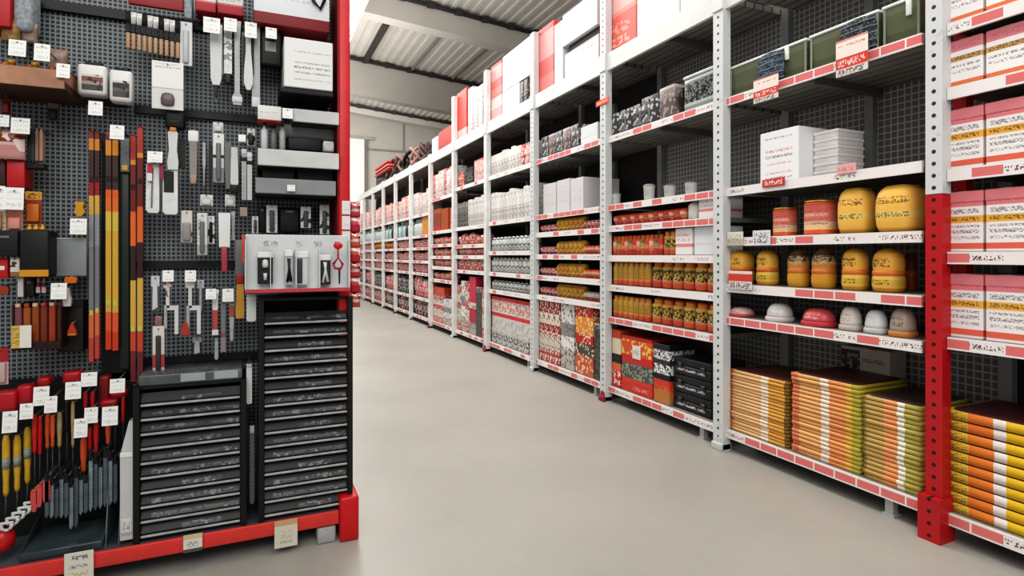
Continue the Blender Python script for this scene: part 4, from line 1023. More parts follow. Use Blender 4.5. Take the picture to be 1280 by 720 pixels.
t = card('blister_pack', 'white blister pack with printed header and dark tool picture', 'pack', 189, 76, 229, 136, 2.84,
         printed('blister_back', 'Z', [(0, '#cfcfcc'), (.42, '#b5b5b2'), (.45, '#dededb')], [(.86, .9, '#8a8a8a'), (.93, .96, '#a5a5a5')], (.1, .9), 'X', (.005, .005)), plain('blister_dark', '#2f2a2c', .3), None)
MB().lathe([(.012, 0), (.024, .005), (.026, .03), (.02, .05), (.008, .055)], 0, .006, 16, 2.4, sy=.3, z=.015).obj('knob_tool', plain('tool_mauve', '#6a585c', .35), t)
boxy('fabric_pack', 'grey fabric pack between red boxes at the display top', 'pack', 230, -10, 240, 23, 2.88, .08, plain('wool_grey', '#9aa2a8', .9, var=.4, scale=60), .008)
rwm = printed('redwhite', 'Z', [(0, '#a3232a'), (.42, '#c9625a'), (.5, '#c9c9c6')], [(.6, .8, '#8a8d8d')], (.1, .9), 'X', (.008, .008))
boxy('small_box', 'left of two red and white boxes above the long blades', 'box', 244, -12, 270, 14, 2.86, .12, rwm)
boxy('small_box', 'right of two red and white boxes above the long blades', 'box', 272, -8, 304, 18, 2.86, .12, rwm)
t = boxy('panel_box', 'white panel box with maroon lower edge near the red upright', 'box', 317, -30, 412, 34, 2.80, .18,
         printed('panel_print', 'Z', [(0, '#7d1f22'), (.22, '#d3d6d8')], [(.5, .56, '#a9adb0')], (.25, .75), 'X', (.01, .006)))
o = MB().tube([(.07, -.012, .21), (.09, -.012, .13), (.12, -.012, .10), (.14, -.012, .15)], .008, 8).obj('carry_strap', blk, t)

# ---- long blades and knives under the header
blade_m = plain('blade_grey', '#a8a9a8', .4, var=.18, scale=30); blade_l = plain('blade_light', '#c9cac8', .4, var=.1); blade_d = plain('blade_dark', '#6d6e6e', .4, var=.2)
bar('putty_knife', 'long pale blade pack hanging first under the header boxes', 'blade', 262, 30, 278, 106, 2.86, blade_l, prof=[(0, .25), (.1, .42), (1, .5)], parts=[('blade_tip', -.2, 0, .1, .0, blk)])
ticket(254, 21, 275, 41, 'white bent ticket above the first long blade')
bar('flexible_knife', 'grey lattice blade pack, second under the header boxes', 'blade', 280, 36, 290, 92, 2.86, printed('lattice_blade', 'Z', [(0, '#c9c9c8'), (.3, '#8d8e8e'), (1, '#8d8e8e')], blot=[('#d8d8d8', 70, .6)]), parts=[('grip', -.22, -.01, .4, .002, blk)])
bar('long_blade', 'longest grey blade with silver tip, third under the header boxes', 'blade', 291, 26, 302, 131, 2.85, blade_m, prof=[(0, .5), (.12, .5), (.14, .3), (.75, .3), (1, .45)], parts=[('tip_clip', .03, .1, .6, .003, blade_l)])
ticket(280, 22, 296, 39, 'white ticket above the lattice blade pack')
bar('putty_knife', 'pale putty knife with rounded end in front of black sheath', 'knife', 305, 44, 316, 112, 2.84, blade_l, prof=[(0, .22), (.12, .5), (.35, .5), (.7, .3), (1, .3)], parts=[('sheath', .3, 1, .62, -.006, blk)])
bar('long_blade', 'grey long blade left of the black pouch', 'blade', 315, 28, 325, 134, 2.86, blade_m, parts=[('end_cap', 0, .12, .55, .003, blade_l)])
ticket(306, 27, 321, 47, 'white ticket left of the black pouch')
boxy('tool_pouch', 'black pouch with small grey label hanging near the white carton', 'pouch', 325, 34, 353, 82, 2.86, .06, blk, .012,
     extra=lambda t, w, h, d: MB().rbox(-w * .28, -.003, h * .36, w * .22, .001, h * .62, .001, 1).obj('label_patch', plain('patch_grey', '#8f9190', .5), t), hk=True)
ticket(332, 34, 346, 48, 'white ticket on the black pouch')

# ---- white carton on black shelf
def shelf_b(label, x0, x1, y0, y1, Y, mat, lip=None):
    xc, w, zb, h = rect(x0, y0, x1, y1, Y)
    t = thing('wall_shelf', label, 'shelf', (xc, Y, zb)); dd = YP - Y - .001
    MB().box(-w / 2, .012, 0, w / 2, dd, .012).obj('board', mat, t)
    MB().rbox(-w / 2, 0, 0, w / 2, .011, h, .003, 1).obj('front_lip', lip or mat, t)
    for s in (-1, 1): MB().prism([(.0125, .0125), (dd, .0125), (dd, .09), (.0125, h)], s * w / 2 - (.006 if s > 0 else 0), s * w / 2 + (.006 if s < 0 else 0), 'yz').obj('bracket', mat, t)
    return t
YB = 2.72
shelf_b('black shelf carrying the white carton beside the red upright', 350, 417, 112, 118, YB, blk2)
wcm = printed('white_carton_lines', 'Z', [(0, '#d9d9d7'), (1, '#d9d9d7')], [(.30, .33, '#6d6d6d'), (.40, .44, '#4a4a4a'), (.50, .53, '#808080'), (.16, .19, '#9a9a9a'), (.72, .75, '#9a9a9a')], (.2, .95), 'X', (.007, .005), dens=.6)
xc, w, zb_, h = rect(355, 50, 416, 111.2, YB + .004)
t = thing('carton', 'white carton with thin grey print lines beside the red upright', 'carton', (xc, YB + .004, zb_ + .001))
MB().rbox(-w / 2, 0, 0, w / 2, .24, h, .003, 1).obj('carton_body', wcm, t)
MB().box(-.015, .01, h, .015, .23, h + .0015).obj('tape', plain('tape', '#cfc4b0', .3), t)

# ---- grey wall bins
def wbin(label, x0, x1, y0, y1, Y, back_top, mat, inner=None):
    xc, w, zb, h = rect(x0, y0, x1, y1, Y)
    t = thing('wall_bin', label, 'bin', (xc, Y, zb)); dd = YP - Y - .001
    MB().rbox(-w / 2, 0, 0, w / 2, .010, h, .003, 1).obj('front_lip', mat, t)
    MB().box(-w / 2, .0105, 0, w / 2, dd, .008).obj('bin_base', plain('bin_base', '#3a3b3c', .6), t)
    for s in (-1, 1):
        MB().prism([(.0105, .0085), (dd, .0085), (dd, back_top), (.0105, h)], s * w / 2 - (.005 if s > 0 else 0), s * w / 2 + (.005 if s < 0 else 0), 'yz').obj('side_panel', plain('bin_side', '#77797a', .5), t)
    return t, w, zb, xc
wbin('grey lipped bin, uppermost of three beside the red upright', 366, 424, 138, 154, 2.76, .1, greyl)
wbin('light grey lipped bin, middle of three beside the red upright', 322, 424, 188.5, 209, 2.73, .12, greyl)
t, w, zb_, xc = wbin('darker grey bin, lowest of three beside the red upright', 319, 420, 224, 243, 2.74, .11, plain('bin_dark', '#87898a', .45))
boxy('small_box', 'white box with red line on the uppermost grey bin', 'box', 322, 132, 352, 151, 2.75, .1, printed('wbx', 'Z', [(0, '#b5443f'), (.08, '#d3d3d0')], [(.5, .6, '#a9a9a8')], (.1, .8), 'X', (.008, .008)))
ticket(353, 135, 366, 148, 'white ticket on the uppermost grey bin', 2.735)
ticket(359, 231, 369, 239, 'small white ticket on the lowest grey bin', 2.722, tilt=.0)
for q, (x0, y0, x1, y1, m, lb) in enumerate(((326, 156, 335, 188, blade_l, 'pale tube, first from left inside the middle grey bin'), (338, 160, 346, 188, blade_d, 'dark grey tube, second from left in the middle bin'),
                                         (349, 158, 357, 188, blade_m, 'grey tube, third from left in the middle bin'))):
    t, w, h = holder('filler_tube', lb, 'tube', x0, y0, x1, y1, 2.79, 'tubes in the middle grey bin')
    MB().lathe([(w * .42, 0), (w * .5, .004), (w * .5, h * .8), (w * .3, h * .86), (w * .2, h)], 0, w * .5, 14).obj('tube_body', m, t)
    MB().lathe([(w * .24, 0), (w * .2, .012)], 0, w * .5, 12).obj('nozzle', blk2, t, (0, 0, h))
boxy('small_box', 'black block for the shaded hole inside the middle grey bin', 'box', 360, 172, 402, 188, 2.84, .12, blk)  # black filler in place of the shade in the dark hole
boxy('roll_pack', 'long grey film roll lying across the middle bin back', 'roll', 345, 156, 420, 174, 2.88, .07, plain('roll_grey', '#9c9d9c', .4, var=.25), .02)
boxy('small_box', 'crumpled white pack at right end of the middle bin', 'pack', 404, 176, 418, 190, 2.80, .05, plain('pack_white', '#c5c6c4', .5, var=.3, scale=40), .01)
boxy('small_box', 'left black box standing in the lowest grey bin', 'box', 328, 208, 368, 225, 2.80, .14, blk)
boxy('small_box', 'right black box standing in the lowest grey bin', 'box', 372, 210, 416, 226, 2.80, .14, blk2)

# ---- small tools under the bins
cw = printed('card_white_dots', 'Z', [(0, '#c9cac8'), (.15, '#d4d5d3')], blot=[('#3a3a3a', 70, .68, .1, .75)])
cw2 = printed('card_white_lines', 'Z', [(0, '#cfd0ce'), (1, '#cfd0ce')], [(.1, .2, '#55585a'), (.3, .5, '#77797a'), (.6, .68, '#55585a')], (.15, .85), 'X', (.006, .006))
for q, (x0, y0, x1, y1, m, lb) in enumerate(((333, 256, 347, 291, cw2, 'white tool card, second from left under the lowest bin'), (376, 258, 389, 285, cw, 'white card of dark bits, third from left under lowest bin'), (400, 256, 412, 293, cw, 'white card of bits nearest red upright under lowest bin'), (315, 270, 323, 292, cw2, 'short white card, leftmost under the lowest bin'))):
    card('tool_card', lb, 'card', x0, y0, x1, y1, 2.86, m, plain('bit_dark', '#4a4c4e', .4), 'strip', group='tool cards under the lowest bin')
boxy('tool_case', 'black case hanging between white tool cards under the bins', 'case', 349, 260, 375, 291, 2.90, .07, blk, .008, hk=True, extra=lambda t, w, h, d: MB().rbox(-w * .2, -.004, h * .8, w * .2, .002, h * .9, .002, 1).obj('latch', blade_d, t))
boxy('tool_case', 'small black case left of the white tool cards', 'case', 323, 258, 333, 290, 2.90, .06, blk2, .006, hk=True, extra=lambda t, w, h, d: MB().rbox(-w * .2, -.004, h * .8, w * .2, .002, h * .9, .002, 1).obj('latch', blade_d, t))

# ---- white tray with four tools over the cabinet
xc, w, zb_, h = rect(306, 293, 437, 364, 2.66)
t = thing('acrylic_tray', 'white display tray with pockets above the right drawer cabinet', 'tray', (xc, 2.66, zb_))
acr = plain('tray_white', '#cdd0d0', .3, var=.05)
MB().rbox(-w / 2, .06, 0, w / 2, .075, h, .003, 1).obj('back_plate', acr, t)
MB().box(-w / 2, 0, 0, w / 2, .0595, .008).obj('tray_floor', acr, t)
o = MB().rbox(-w / 2, -.004, -.004, w / 2, -.0005, .012, .001, 1).obj('front_edge', plain('edge_red', '#b8404a', .4), t); o['label'] = 'dark red lower edge'
for s in (-.5, -.27, -.03, .2, .497): MB().box(w * s, .004, .0085, w * s + .003, .0595, h * (.9 if s in (-.5, .497) else .75)).obj('divider', plain('acr_div', '#dadddd', .2), t)
o = MB().rbox(-w / 2 - .012, .02, h * .5, -w / 2 - .001, .06, h * .99, .004).obj('red_sticker', plain('sticker_red', '#cf4a38', .4, var=.4, scale=90), t); o['label'] = 'orange red sticker on the left end'
MB().box(-w * .27, .075, .03, w * .35, 3.018 - 2.66, .045).obj('arm', greym, t)
txt_m = printed('tray_text', 'Z', [(0, '#cdd0d0'), (1, '#cdd0d0')], [(.1, .9, '#55585a')], (0, 1), 'X', (.007, .007), dens=.45)
for a, b in ((-.33, -.2), (-.02, .05), (.16, .24), (.36, .43)): MB().box(w * a, .058, h * .80, w * b, .0598, h * .9).obj('printed_text', txt_m, t)
def traytool(x0, y0, x1, y1, label, kind):
    xc, w, zb2, h = rect(x0, y0, x1, y1, 2.69); zb2 = max(zb2, zb_ + .0085)
    t = thing('boxed_tool', label, 'tool', (xc, 2.685, zb2), 'tools in the white tray')
    MB().rbox(-w / 2, 0, 0, w / 2, .03, h, .003, 1).obj('sleeve', plain('sleeve_' + kind, {'a': '#1d1d1e', 'b': '#b9bcbc', 'c': '#c4c7c7', 'd': '#26282a'}[kind], .4), t)
    MB().rbox(-w * .52, -.005, h * .80, w * .52, .031, h * .99, .003, 1).obj('header_label', whp_, t)
    if kind == 'a':
        MB().lathe([(.010, 0), (.013, .01), (.011, .03), (.005, .035)], 0, -.004, 14, z=h * .5).lathe([(.006, 0), (.008, .03)], 0, -.003, 12, z=h * .12).obj('tool_head', blade_l, t)
    elif kind in 'bd':
        MB().tube([(-w * .2, -.004, h * .08), (0, -.004, h * .4), (w * .1, -.004, h * .75)], [.006, .005, .004], 8).tube([(w * .25, -.004, h * .1), (w * .1, -.004, h * .4), (-w * .1, -.004, h * .75)], [.006, .005, .004], 8).obj('jaws', blk if kind == 'b' else blade_l, t)
    else:
        MB().rbox(-w * .35, -.006, h * .05, w * .05, .001, h * .78, .003).obj('grip', plain('grip_dark', '#35383a', .4), t)
traytool(322, 314, 341, 355, 'black boxed tool with silver head at left of the white tray', 'a')
traytool(356, 312, 366, 356, 'slim pale tool with black jaws, second in the white tray', 'b')
traytool(369, 314, 385, 356, 'wide grey tool with white header, third in the white tray', 'c')
traytool(399, 318, 413, 356, 'dark tool with silver jaws, right part of the white tray', 'd')

# red hook tool hanging at the right end of tray
t, w, h = holder('snap_hook', 'red snap hook with black pin hanging from the right end of tray', 'hook', 415, 299, 430, 356, 2.645)
MB().lathe([(.006, 0), (.018, .008), (.02, .02), (.01, .03)], 0, .0, 14, sy=.5, z=h * .78).obj('hook_head', redp, t)
MB().tube([(-.02, 0, h * .45), (0, 0, h * .6), (.02, 0, h * .45), (.012, 0, h * .36), (-.012, 0, h * .36), (-.02, 0, h * .45)], .006, 8).obj('hook_ring', plain('ring_crimson', '#b01830', .35), t)
MB().tube([(0, 0, h * .6), (0, 0, h * .8)], .004, 8).tube([(0, .004, h * .85), (0, .0745, h * .85)], .003, 8).obj('stem', redp, t)
MB().tube([(.006, 0, h * .34), (.006, 0, h * .02)], [.005, .003], 8).obj('pin', blk, t)
# white labels stuck on the lower red upright
for q, (y0, y1) in enumerate(((250, 268), (269, 287), (288, 352))):
    xc, w, zb2, h = rect(427.5, y0, 438, y1, 2.755)
    o = MB().rbox(-w / 2, 0, 0, w / 2, .003, h - .004, .001, 1).obj('shelf_label', printed('upright_label', 'Z', [(0, '#d9d9d7'), (1, '#d9d9d7')], [(.3, .4, '#b5b5b3')], (.1, .9), 'X', (.006, .006)), None, (xc, 2.756, zb2))
    tag(o, ('upper white label on the red upright', 'middle white label on the red upright', 'long lower white label on the red upright')[q], 'label', 'white labels on the red upright')

# ---- clip strip of red packets beside the upright
xc = XR_END + .028; zt_, zb2 = zy(446, 252, 2.78), zy(446, 384, 2.78)
t = thing('clip_strip', 'clear red clip strip hanging on the outer side of the red upright', 'strip', (xc, 2.80, zb2))
MB().rbox(-.022, 0, 0, .022, .004, zt_ - zb2, .001, 1).obj('strip', plain('strip_red', '#b81a22', .4), t)
MB().box(-.031, .001, zt_ - zb2 - .05, -.02, .003, zt_ - zb2 - .02).obj('clip', hook_m, t)
n = 7; st = (zt_ - zb2) / n
for q in range(n):
    o = place('packet', cached(('clip', q % 2), lambda: MB().add(*(lambda m: ([(p.co.y, p.co.x, p.co.z) for p in m.vertices], [list(f.vertices) for f in m.polygons]))(pouch_mesh(.02, .045, st * .95, pred if q % 2 else pnk)), smooth=True).mesh('packet', (pred, rednames[1])[q % 2])), None, (xc, 2.779, zb2 + st * q))
    tag(o, 'red and white packet, %s from top on the red clip strip' % nth(n - q), 'packet', 'packets on the clip strip')

# ---- centre hanging tools, row below the second rail
ticket(184, 189, 203, 203, 'white ticket above the white pouch with red corner')
bar('marker', 'red and white marker pen left in the white pouch', 'pen', 184, 202, 190, 226, 2.82, printed('marker_rw', 'Z', [(0, '#d5d5d3'), (.4, '#b8283a'), (.9, '#d0d0ce')]), d=.01, hk=False)
bar('marker', 'crimson marker pen right in the white pouch', 'pen', 199, 196, 204, 224, 2.82, plain('marker_crim', '#8a2440', .4), d=.01, hk=False)
wpo = plain('pouch_white', '#d3d4d2', .4, var=.15, scale=25)
for q, (x0, y0, x1, y1, lb) in enumerate(((182, 204, 199, 266, 'white pouch below the markers, left of two'), (203, 213, 222, 268, 'white pouch with dark window, right of two'))):
    t, w, h = holder('tool_pouch', lb, 'pouch', x0, y0, x1, y1, 2.835)
    MB().prism([(-w * .5, h * .06), (-w * .3, 0), (w * .4, 0), (w * .5, h * .05), (w * .5, h), (-w * .45, h * .97)], 0, .03).obj('pouch', wpo, t)
    if q: MB().rbox(-w * .4, -.004, h * .5, w * .25, .0, h * .98, .003, 1).obj('window', blk, t)
    else: MB().prism([(-.006, h * .1), (.0, h * .1), (.004, h * .9), (-.002, h * .9)], -.003, 0).obj('crease', blade_d, t)
    hook(t, 2.865, h * .9)
bar('cutter_knife', 'pale cutter blade leaning with orange clip on top', 'knife', 209, 163, 223, 212, 2.83, blade_l, prof=[(0, .45), (.2, .5), (.5, .35), (.95, .45), (1, .2)],
    parts=[('orange_clip', .97, 1.08, .3, .003, plain('clip_orange', '#c9783a', .4))])
bar('sheath', 'black knife sheath right of the pale cutter blade', 'sheath', 223, 172, 231, 210, 2.86, blk, prof=[(0, .5), (.7, .5), (1, .2)])
boxy('grip_block', 'black foam block hung above the cutter blade', 'block', 206, 139, 231, 160, 2.87, .06, blk2, .012, hk=True, extra=lambda t, w, h, d: MB().rbox(-w * .3, -.002, h * .3, w * .3, .002, h * .5, .002, 1).obj('groove', blk, t))
bar('paint_brush', 'grey brush with white ferrule and tan tip, centre row', 'brush', 235, 162, 248, 230, 2.85, plain('brush_grey', '#8d8583', .5), prof=[(0, .2), (.1, .32), (.8, .38), (1, .3)], parts=[('ferrule', .78, .98, .5, .002, whp_), ('tan_tip', 0.01, .17, .3, .002, plain('tan', '#a58a78', .5))])
card('tool_card', 'white tool card with dark middle strip, centre row', 'card', 266, 166, 280, 228, 2.86, printed('card_mid', 'Z', [(0, '#8a8588'), (.3, '#c9c9c8'), (.5, '#1f1f20'), (.56, '#d9d9d7')]), blade_d, 'strip')
bar('chisel', 'dark grey chisel left of the silver tool, centre row', 'chisel', 281, 178, 289, 236, 2.86, blade_d, prof=[(0, .3), (.4, .5), (1, .5)])
bar('multi_tool', 'silver multi tool with black jaw hanging in the centre row', 'tool', 288, 184, 298, 236, 2.85, blade_l, prof=[(0, .2), (.15, .5), (1, .4)], parts=[('jaw', -.1, .1, .5, .003, blk)])
ticket(298, 168, 307, 177, 'small white ticket above the paired silver rods')
bar('rod_tool', 'left silver rod with black collar beside the grey bins', 'tool', 302, 186, 308, 250, 2.86, blade_m, parts=[('collar', .76, .84, .7, .003, blk), ('top_cap', .9, 1, .6, .002, whp_)])
bar('rod_tool', 'right silver rod with black collar beside the grey bins', 'tool', 309, 190, 315, 250, 2.86, blade_l, parts=[('collar', .74, .82, .7, .003, blk), ('top_cap', .88, .98, .6, .002, whp_)])
card('tool_card', 'small white card above the dotted white card', 'card', 250, 243, 266, 257, 2.87, cw2, blade_l, 'bulge')
card('tool_card', 'small white card above the red-handled tool', 'card', 281, 243, 294, 258, 2.87, cw2, blade_l, 'bulge')
card('tool_card', 'beige card with metal part, left of the dotted white card', 'card', 226, 263, 240, 303, 2.85, printed('card_beige', 'Z', [(0, '#b3aaa4'), (.38, '#cfc9c3')], blot=[('#55504c', 70, .8, .05, .35)]), plain('part_grey', '#8f8d8a', .35), 'bulge')
card('tool_card', 'tall white card with dark dotted scale, centre of pegboard', 'card', 246, 266, 259, 319, 2.85, printed('scale_card', 'Z', [(0, '#a9a9a7'), (.25, '#d0d1cf')], [(.3, .85, '#55585a')], (.1, .35), 'X', (.006, .008)), blade_d, 'strip')
card('tool_card', 'narrow white card behind the dotted scale card', 'card', 259, 270, 268, 305, 2.87, cw, blk, 'strip')
bar('scraper', 'white scraper with long red handle, centre of pegboard', 'scraper', 273, 266, 288, 340, 2.85, whp_, prof=[(.42, .45), (1, .5)], parts=[('handle', 0, .43, .25, .003, plain('handle_pinkred', '#a8404c', .4))])
t = bar('hammer', 'hatchet with dark head, red collar and yellow handle', 'hammer', 294, 300, 306, 398, 2.84, plain('handle_yellow', '#c99640', .45), prof=[(0, .42), (.1, .46), (.45, .36)][:3], parts=[('head', .55, 1, .5, .003, blade_d), ('collar', .44, .56, .42, .004, plain('collar_red', '#a32a28', .4))])
bar('clamp', 'tan capped rod at right of centre rail', 'tool', 300, 259, 309, 270, 2.86, plain('tan', '#a58a78', .5), d=.012)
# sliding rules
for q, x in enumerate((203, 231)):
    ticket(x, 338, x + 14, 352, ('left', 'right')[q] + ' white ticket above the small squares', 2.82)
    bar('marking_gauge', ('left', 'right')[q] + ' pale marking gauge hanging above the small squares', 'gauge', x + 1, 352, x + 12, 385, 2.85, blade_l if q else printed('gauge_red', 'Z', [(0, '#c9c9c7'), (1, '#c9c9c7')], blot=[('#a0484a', 60, .75)]), prof=[(0, .2), (.75, .2), (.78, .5), (1, .5)], d=.012)
for q, x in enumerate((205, 233)):
    t, w, h = holder('try_square', ('left', 'right')[q] + ' white try square frame below the marking gauges', 'square', x, 382, x + 18, 418, 2.85)
    MB().prism([(-w / 2, h), (w / 2, h), (w / 2, 0), (w * .22, 0), (w * .22, h * .84), (-w / 2, h * .84)], 0, .01).obj('blade', blade_l, t)
    MB().rbox(-w * .5, -.004, h * .2, -w * .28, .012, h * .98, .003, 1).obj('stock', blade_m, t)
    hook(t, 2.86, h * .93)
bar('bit_holder', 'small red and silver bit holder between the try squares', 'tool', 226, 402, 237, 419, 2.84, plain('bit_red', '#a8382c', .4), prof=[(0, .5), (.5, .4), (1, .15)], d=.012)
card('tool_card', 'white card with red lower stripe, left of the try squares', 'card', 190, 408, 205, 466, 2.84, printed('card_redstripe', 'Z', [(0, '#c9b9b4'), (.1, '#b5444a'), (.38, '#d2cdc6')]), plain('dk_strip', '#3a3838', .4), 'strip')
boxy('small_clip', 'pinkish metal clip above the white card with red stripe', 'clip', 193, 395, 203, 408, 2.86, .02, plain('clip_pink', '#8f6a64', .4, var=.4, scale=80), .006, hk=True)
ticket(257, 361, 270, 374, 'white ticket at left of the red screwdriver card')
bar('screwdriver', 'white screwdriver with red shaft label, lower centre pegboard', 'screwdriver', 265, 362, 273, 419, 2.85, printed('sd_card', 'Z', [(0, '#d0d0ce'), (.12, '#b04a44'), (.55, '#d2d2d0')]), prof=[(0, .5), (.1, .5), (.15, .35), (1, .5)], parts=[('cap', .88, 1, .6, .002, whp_)])
ticket(278, 361, 292, 377, 'white ticket at right of the red screwdriver card')
bar('chisel', 'grey chisel with mauve tip, lower centre pegboard', 'chisel', 275, 380, 283, 440, 2.85, printed('chz', 'Z', [(0, '#8d8083'), (.3, '#8a5058'), (.4, '#77797a')]), prof=[(0, .4), (.3, .4), (.35, .3), (1, .4)])
bar('file_tool', 'slim grey file with red collar, right of the mauve chisel', 'file', 286, 380, 293, 426, 2.85, blade_m, prof=[(0, .25), (.6, .4), (1, .5)], parts=[('collar', .65, .95, .5, .002, plain('collar_rust', '#a05a48', .4))])
for q, (x0, y0, x1, y1, lb) in enumerate(((308, 368, 320, 402, 'white rounded blade guard below the left end of tray'), (308, 455, 315, 505, 'pale grey handle bar between the two cabinets, upper'), (312, 532, 318, 630, 'grey handle bar between the two cabinets, lower'))):
    bar('handle_bar', lb, 'bar', x0, y0, x1, y1, 2.76, blade_l if q < 2 else plain('bar_dark', '#55585a', .4), prof=[(0, .3), (.04, .5), (.9, .5), (1, .4)], parts=[('end_cap', .9, 1, .52, .001, blade_m)])
# ---- drawer cabinets
lip_hi_m = plain('drawer_lip_highlight', '#a5a8a8', .35, var=.25, scale=18)  # lip highlight put into the pale colour
drm = plain('drawer_front', '#0c0d0d', .45, var=.3)
labm = printed('drawer_label', 'Z', [(0, '#232525'), (.4, '#454949'), (.8, '#2b2d2d')], rough=.3, blot=[('#6a6e6e', 60, .8), ('#1c1d1d', 70, .75)])
def cabinet(x0, y0, x1, y1, Y, n, label, top_open, who, split):
    xc, w, _, _ = rect(x0, y1, x1, y1, Y); ztop_ = zy((x0 + x1) / 2, y0, Y); zb2 = .1425
    h = ztop_ - zb2
    t = thing('drawer_cabinet', label, 'cabinet', (xc, Y, zb2)); dd = YP - Y - .03; sw = w * .055
    MB().box(-w / 2, 0, 0, -w / 2 + sw, dd, h).obj('side_panel', blk, t)
    MB().box(w / 2 - sw, 0, 0, w / 2, dd, h).obj('side_panel', blk, t)
    MB().box(-w / 2 + sw, .02, h - .012, w / 2 - sw, dd, h).obj('top_panel', blk, t)
    MB().box(-w / 2 + sw, dd - .01, 0, w / 2 - sw, dd, h - .0125).obj('back_panel', blk2, t)
    MB().box(-w / 2 + sw, .02, 0, w / 2 - sw, dd - .0105, .012).obj('bottom_panel', blk, t)
    hi = h - top_open; st = (hi - .014) / n; iw = w / 2 - sw - .002
    for q in range(n):
        z = .013 + st * q
        dr = MB().prism([(.012, z), (dd - .02, z), (dd - .02, z + st * .55), (.035, z + st * .86), (.012, z + st * .30)], -iw, iw, 'yz').obj('drawer', drm, t)
        MB().rbox(-iw, .004, z + .001, iw, .0115, z + st * .17, .002, 1).obj('front_lip', lip_hi_m, dr)
        m = MB()
        a, b = (.1, .98) if q % 3 else (.4, .8)
        m.prism([(.0085, z + st * .30), (.0125, z + st * .30), (.0245, z + st * .58), (.0205, z + st * .58)], -iw + a * 2 * iw, -iw + b * 2 * iw, 'yz').obj('label_strip', labm, dr)
    return t, w, h, zb2
cabinet(323, 372, 441, 650, 2.725, 15, 'tall black drawer cabinet under the white tray, beside red upright', .055, 'right', 0)
t, w, h, zb2 = cabinet(166, 480, 308, 674, 2.725, 10, 'lower black drawer cabinet left of the tall cabinet', .02, 'left', 0)
xc = t.location.x; zc = zb2 + h
t = thing('clear_cover', 'glossy grey clear cover lying on the lower drawer cabinet', 'cover', (xc, 2.74, zc + .001))
gm = plain('cover_grey', '#59605f', .15, var=.35, scale=10)
MB().rbox(-w * .46, 0, 0, w * .46, .24, .045, .008).obj('cover_body', gm, t)
MB().rbox(-w * .1, -.003, .008, w * .12, .0, .04, .001, 1).obj('label_strip', plain('cover_label', '#9aa3a1', .3), t)
MB().rbox(w * .2, -.003, .008, w * .42, .0, .04, .001, 1).obj('label_strip', plain('cover_label', '#9aa3a1', .3), t)

# ---- spirit levels
lv = [printed('level_a', 'Z', [(0, '#b5463a'), (.10, '#c96a44'), (.22, '#77797d'), (.5, '#8d8f93'), (.64, '#c9a24a'), (.72, '#8e2420'), (.80, '#3b2422'), (.92, '#c9822a'), (.97, '#7a2822')], rough=.35),
      printed('level_b', 'Z', [(0, '#c23c22'), (.08, '#cf5a30'), (.17, '#c9a03c'), (.55, '#c9b04a'), (.64, '#d06a28'), (.70, '#d05a24'), (.74, '#3d2826'), (.90, '#d08a24'), (.97, '#6a2824')], rough=.35),
      printed('level_c', 'Z', [(0, '#6e2c34'), (.12, '#c04a30'), (.2, '#c9a24a'), (.40, '#c2a04c'), (.41, '#3a1c1c'), (.54, '#3f1e1c'), (.55, '#d8682a'), (.68, '#d2602a'), (.69, '#6e221c'), (.88, '#d08a24'), (.9, '#a8342a')], rough=.35)]
vial = plain('vial', '#b9c06a', .15)
for q, (x0, y0, x1, y1, m, nm) in enumerate(((111, 165, 117, 452, 0, 'grey and yellow spirit level, first from left'), (118.5, 166, 124, 448, 0, 'grey and yellow spirit level, second from left'),
                                             (132, 168, 139, 436, 1, 'yellow and orange spirit level, left of the middle pair'), (140.5, 168, 147.5, 437, 1, 'yellow and orange spirit level, right of the middle pair'),
                                             (163, 170, 169.5, 476, 2, 'dark red and orange spirit level, left of the right pair'), (171.5, 160, 178.5, 478, 2, 'dark red and orange spirit level, right of the right pair'))):
    t, w, h = holder('spirit_level', nm + ' hanging on the pegboard', 'level', x0, y0, x1, y1, 2.90)
    MB().prism([(-w * .5, 0), (-w * .5, .022), (-w * .25, .022), (-w * .25, .03), (w * .25, .03), (w * .25, .022), (w * .5, .022), (w * .5, 0)], 0, h, 'xy').obj('beam', lv[m], t)
    for f in (.2, .78): MB().rbox(-w * .36, -.002, h * f, w * .36, .001, h * f + .022, .0015, 1).obj('vial', vial if f < .5 else blk, t)
    for f in (0, 1): MB().rbox(-w * .52, -.002, h * f - (.004 if f == 0 else 0), w * .52, .032, h * f + (0 if f == 0 else .006), .001, 1).obj('end_cap', redd if m != 1 else plain('cap_orange', '#c2442a', .4), t)
    hook(t, 2.93, h * .97)
boxy('tool_case', 'tall dark green black case hanging between the spirit levels', 'case', 149, 178, 162, 462, 2.93, .04, plain('case_green', '#1f2a26', .4), .006, hk=True, extra=lambda t, w, h, d: MB().rbox(-w * .2, -.004, h * .93, w * .2, .002, h * .96, .002, 1).obj('latch', blade_d, t))
boxy('perforated_pack', 'grey perforated pack above the dark green case', 'pack', 150, 172, 162, 215, 2.91, .016, plain('perf_grey', '#6a7072', .4, var=.4, scale=90), .004, hk=True, extra=lambda t, w, h, d: MB().rbox(-w * .3, -.002, h * .05, w * .3, .001, h * .2, .001, 1).obj('yellow_label', plain('lab_yel', '#c99a30', .4), t))

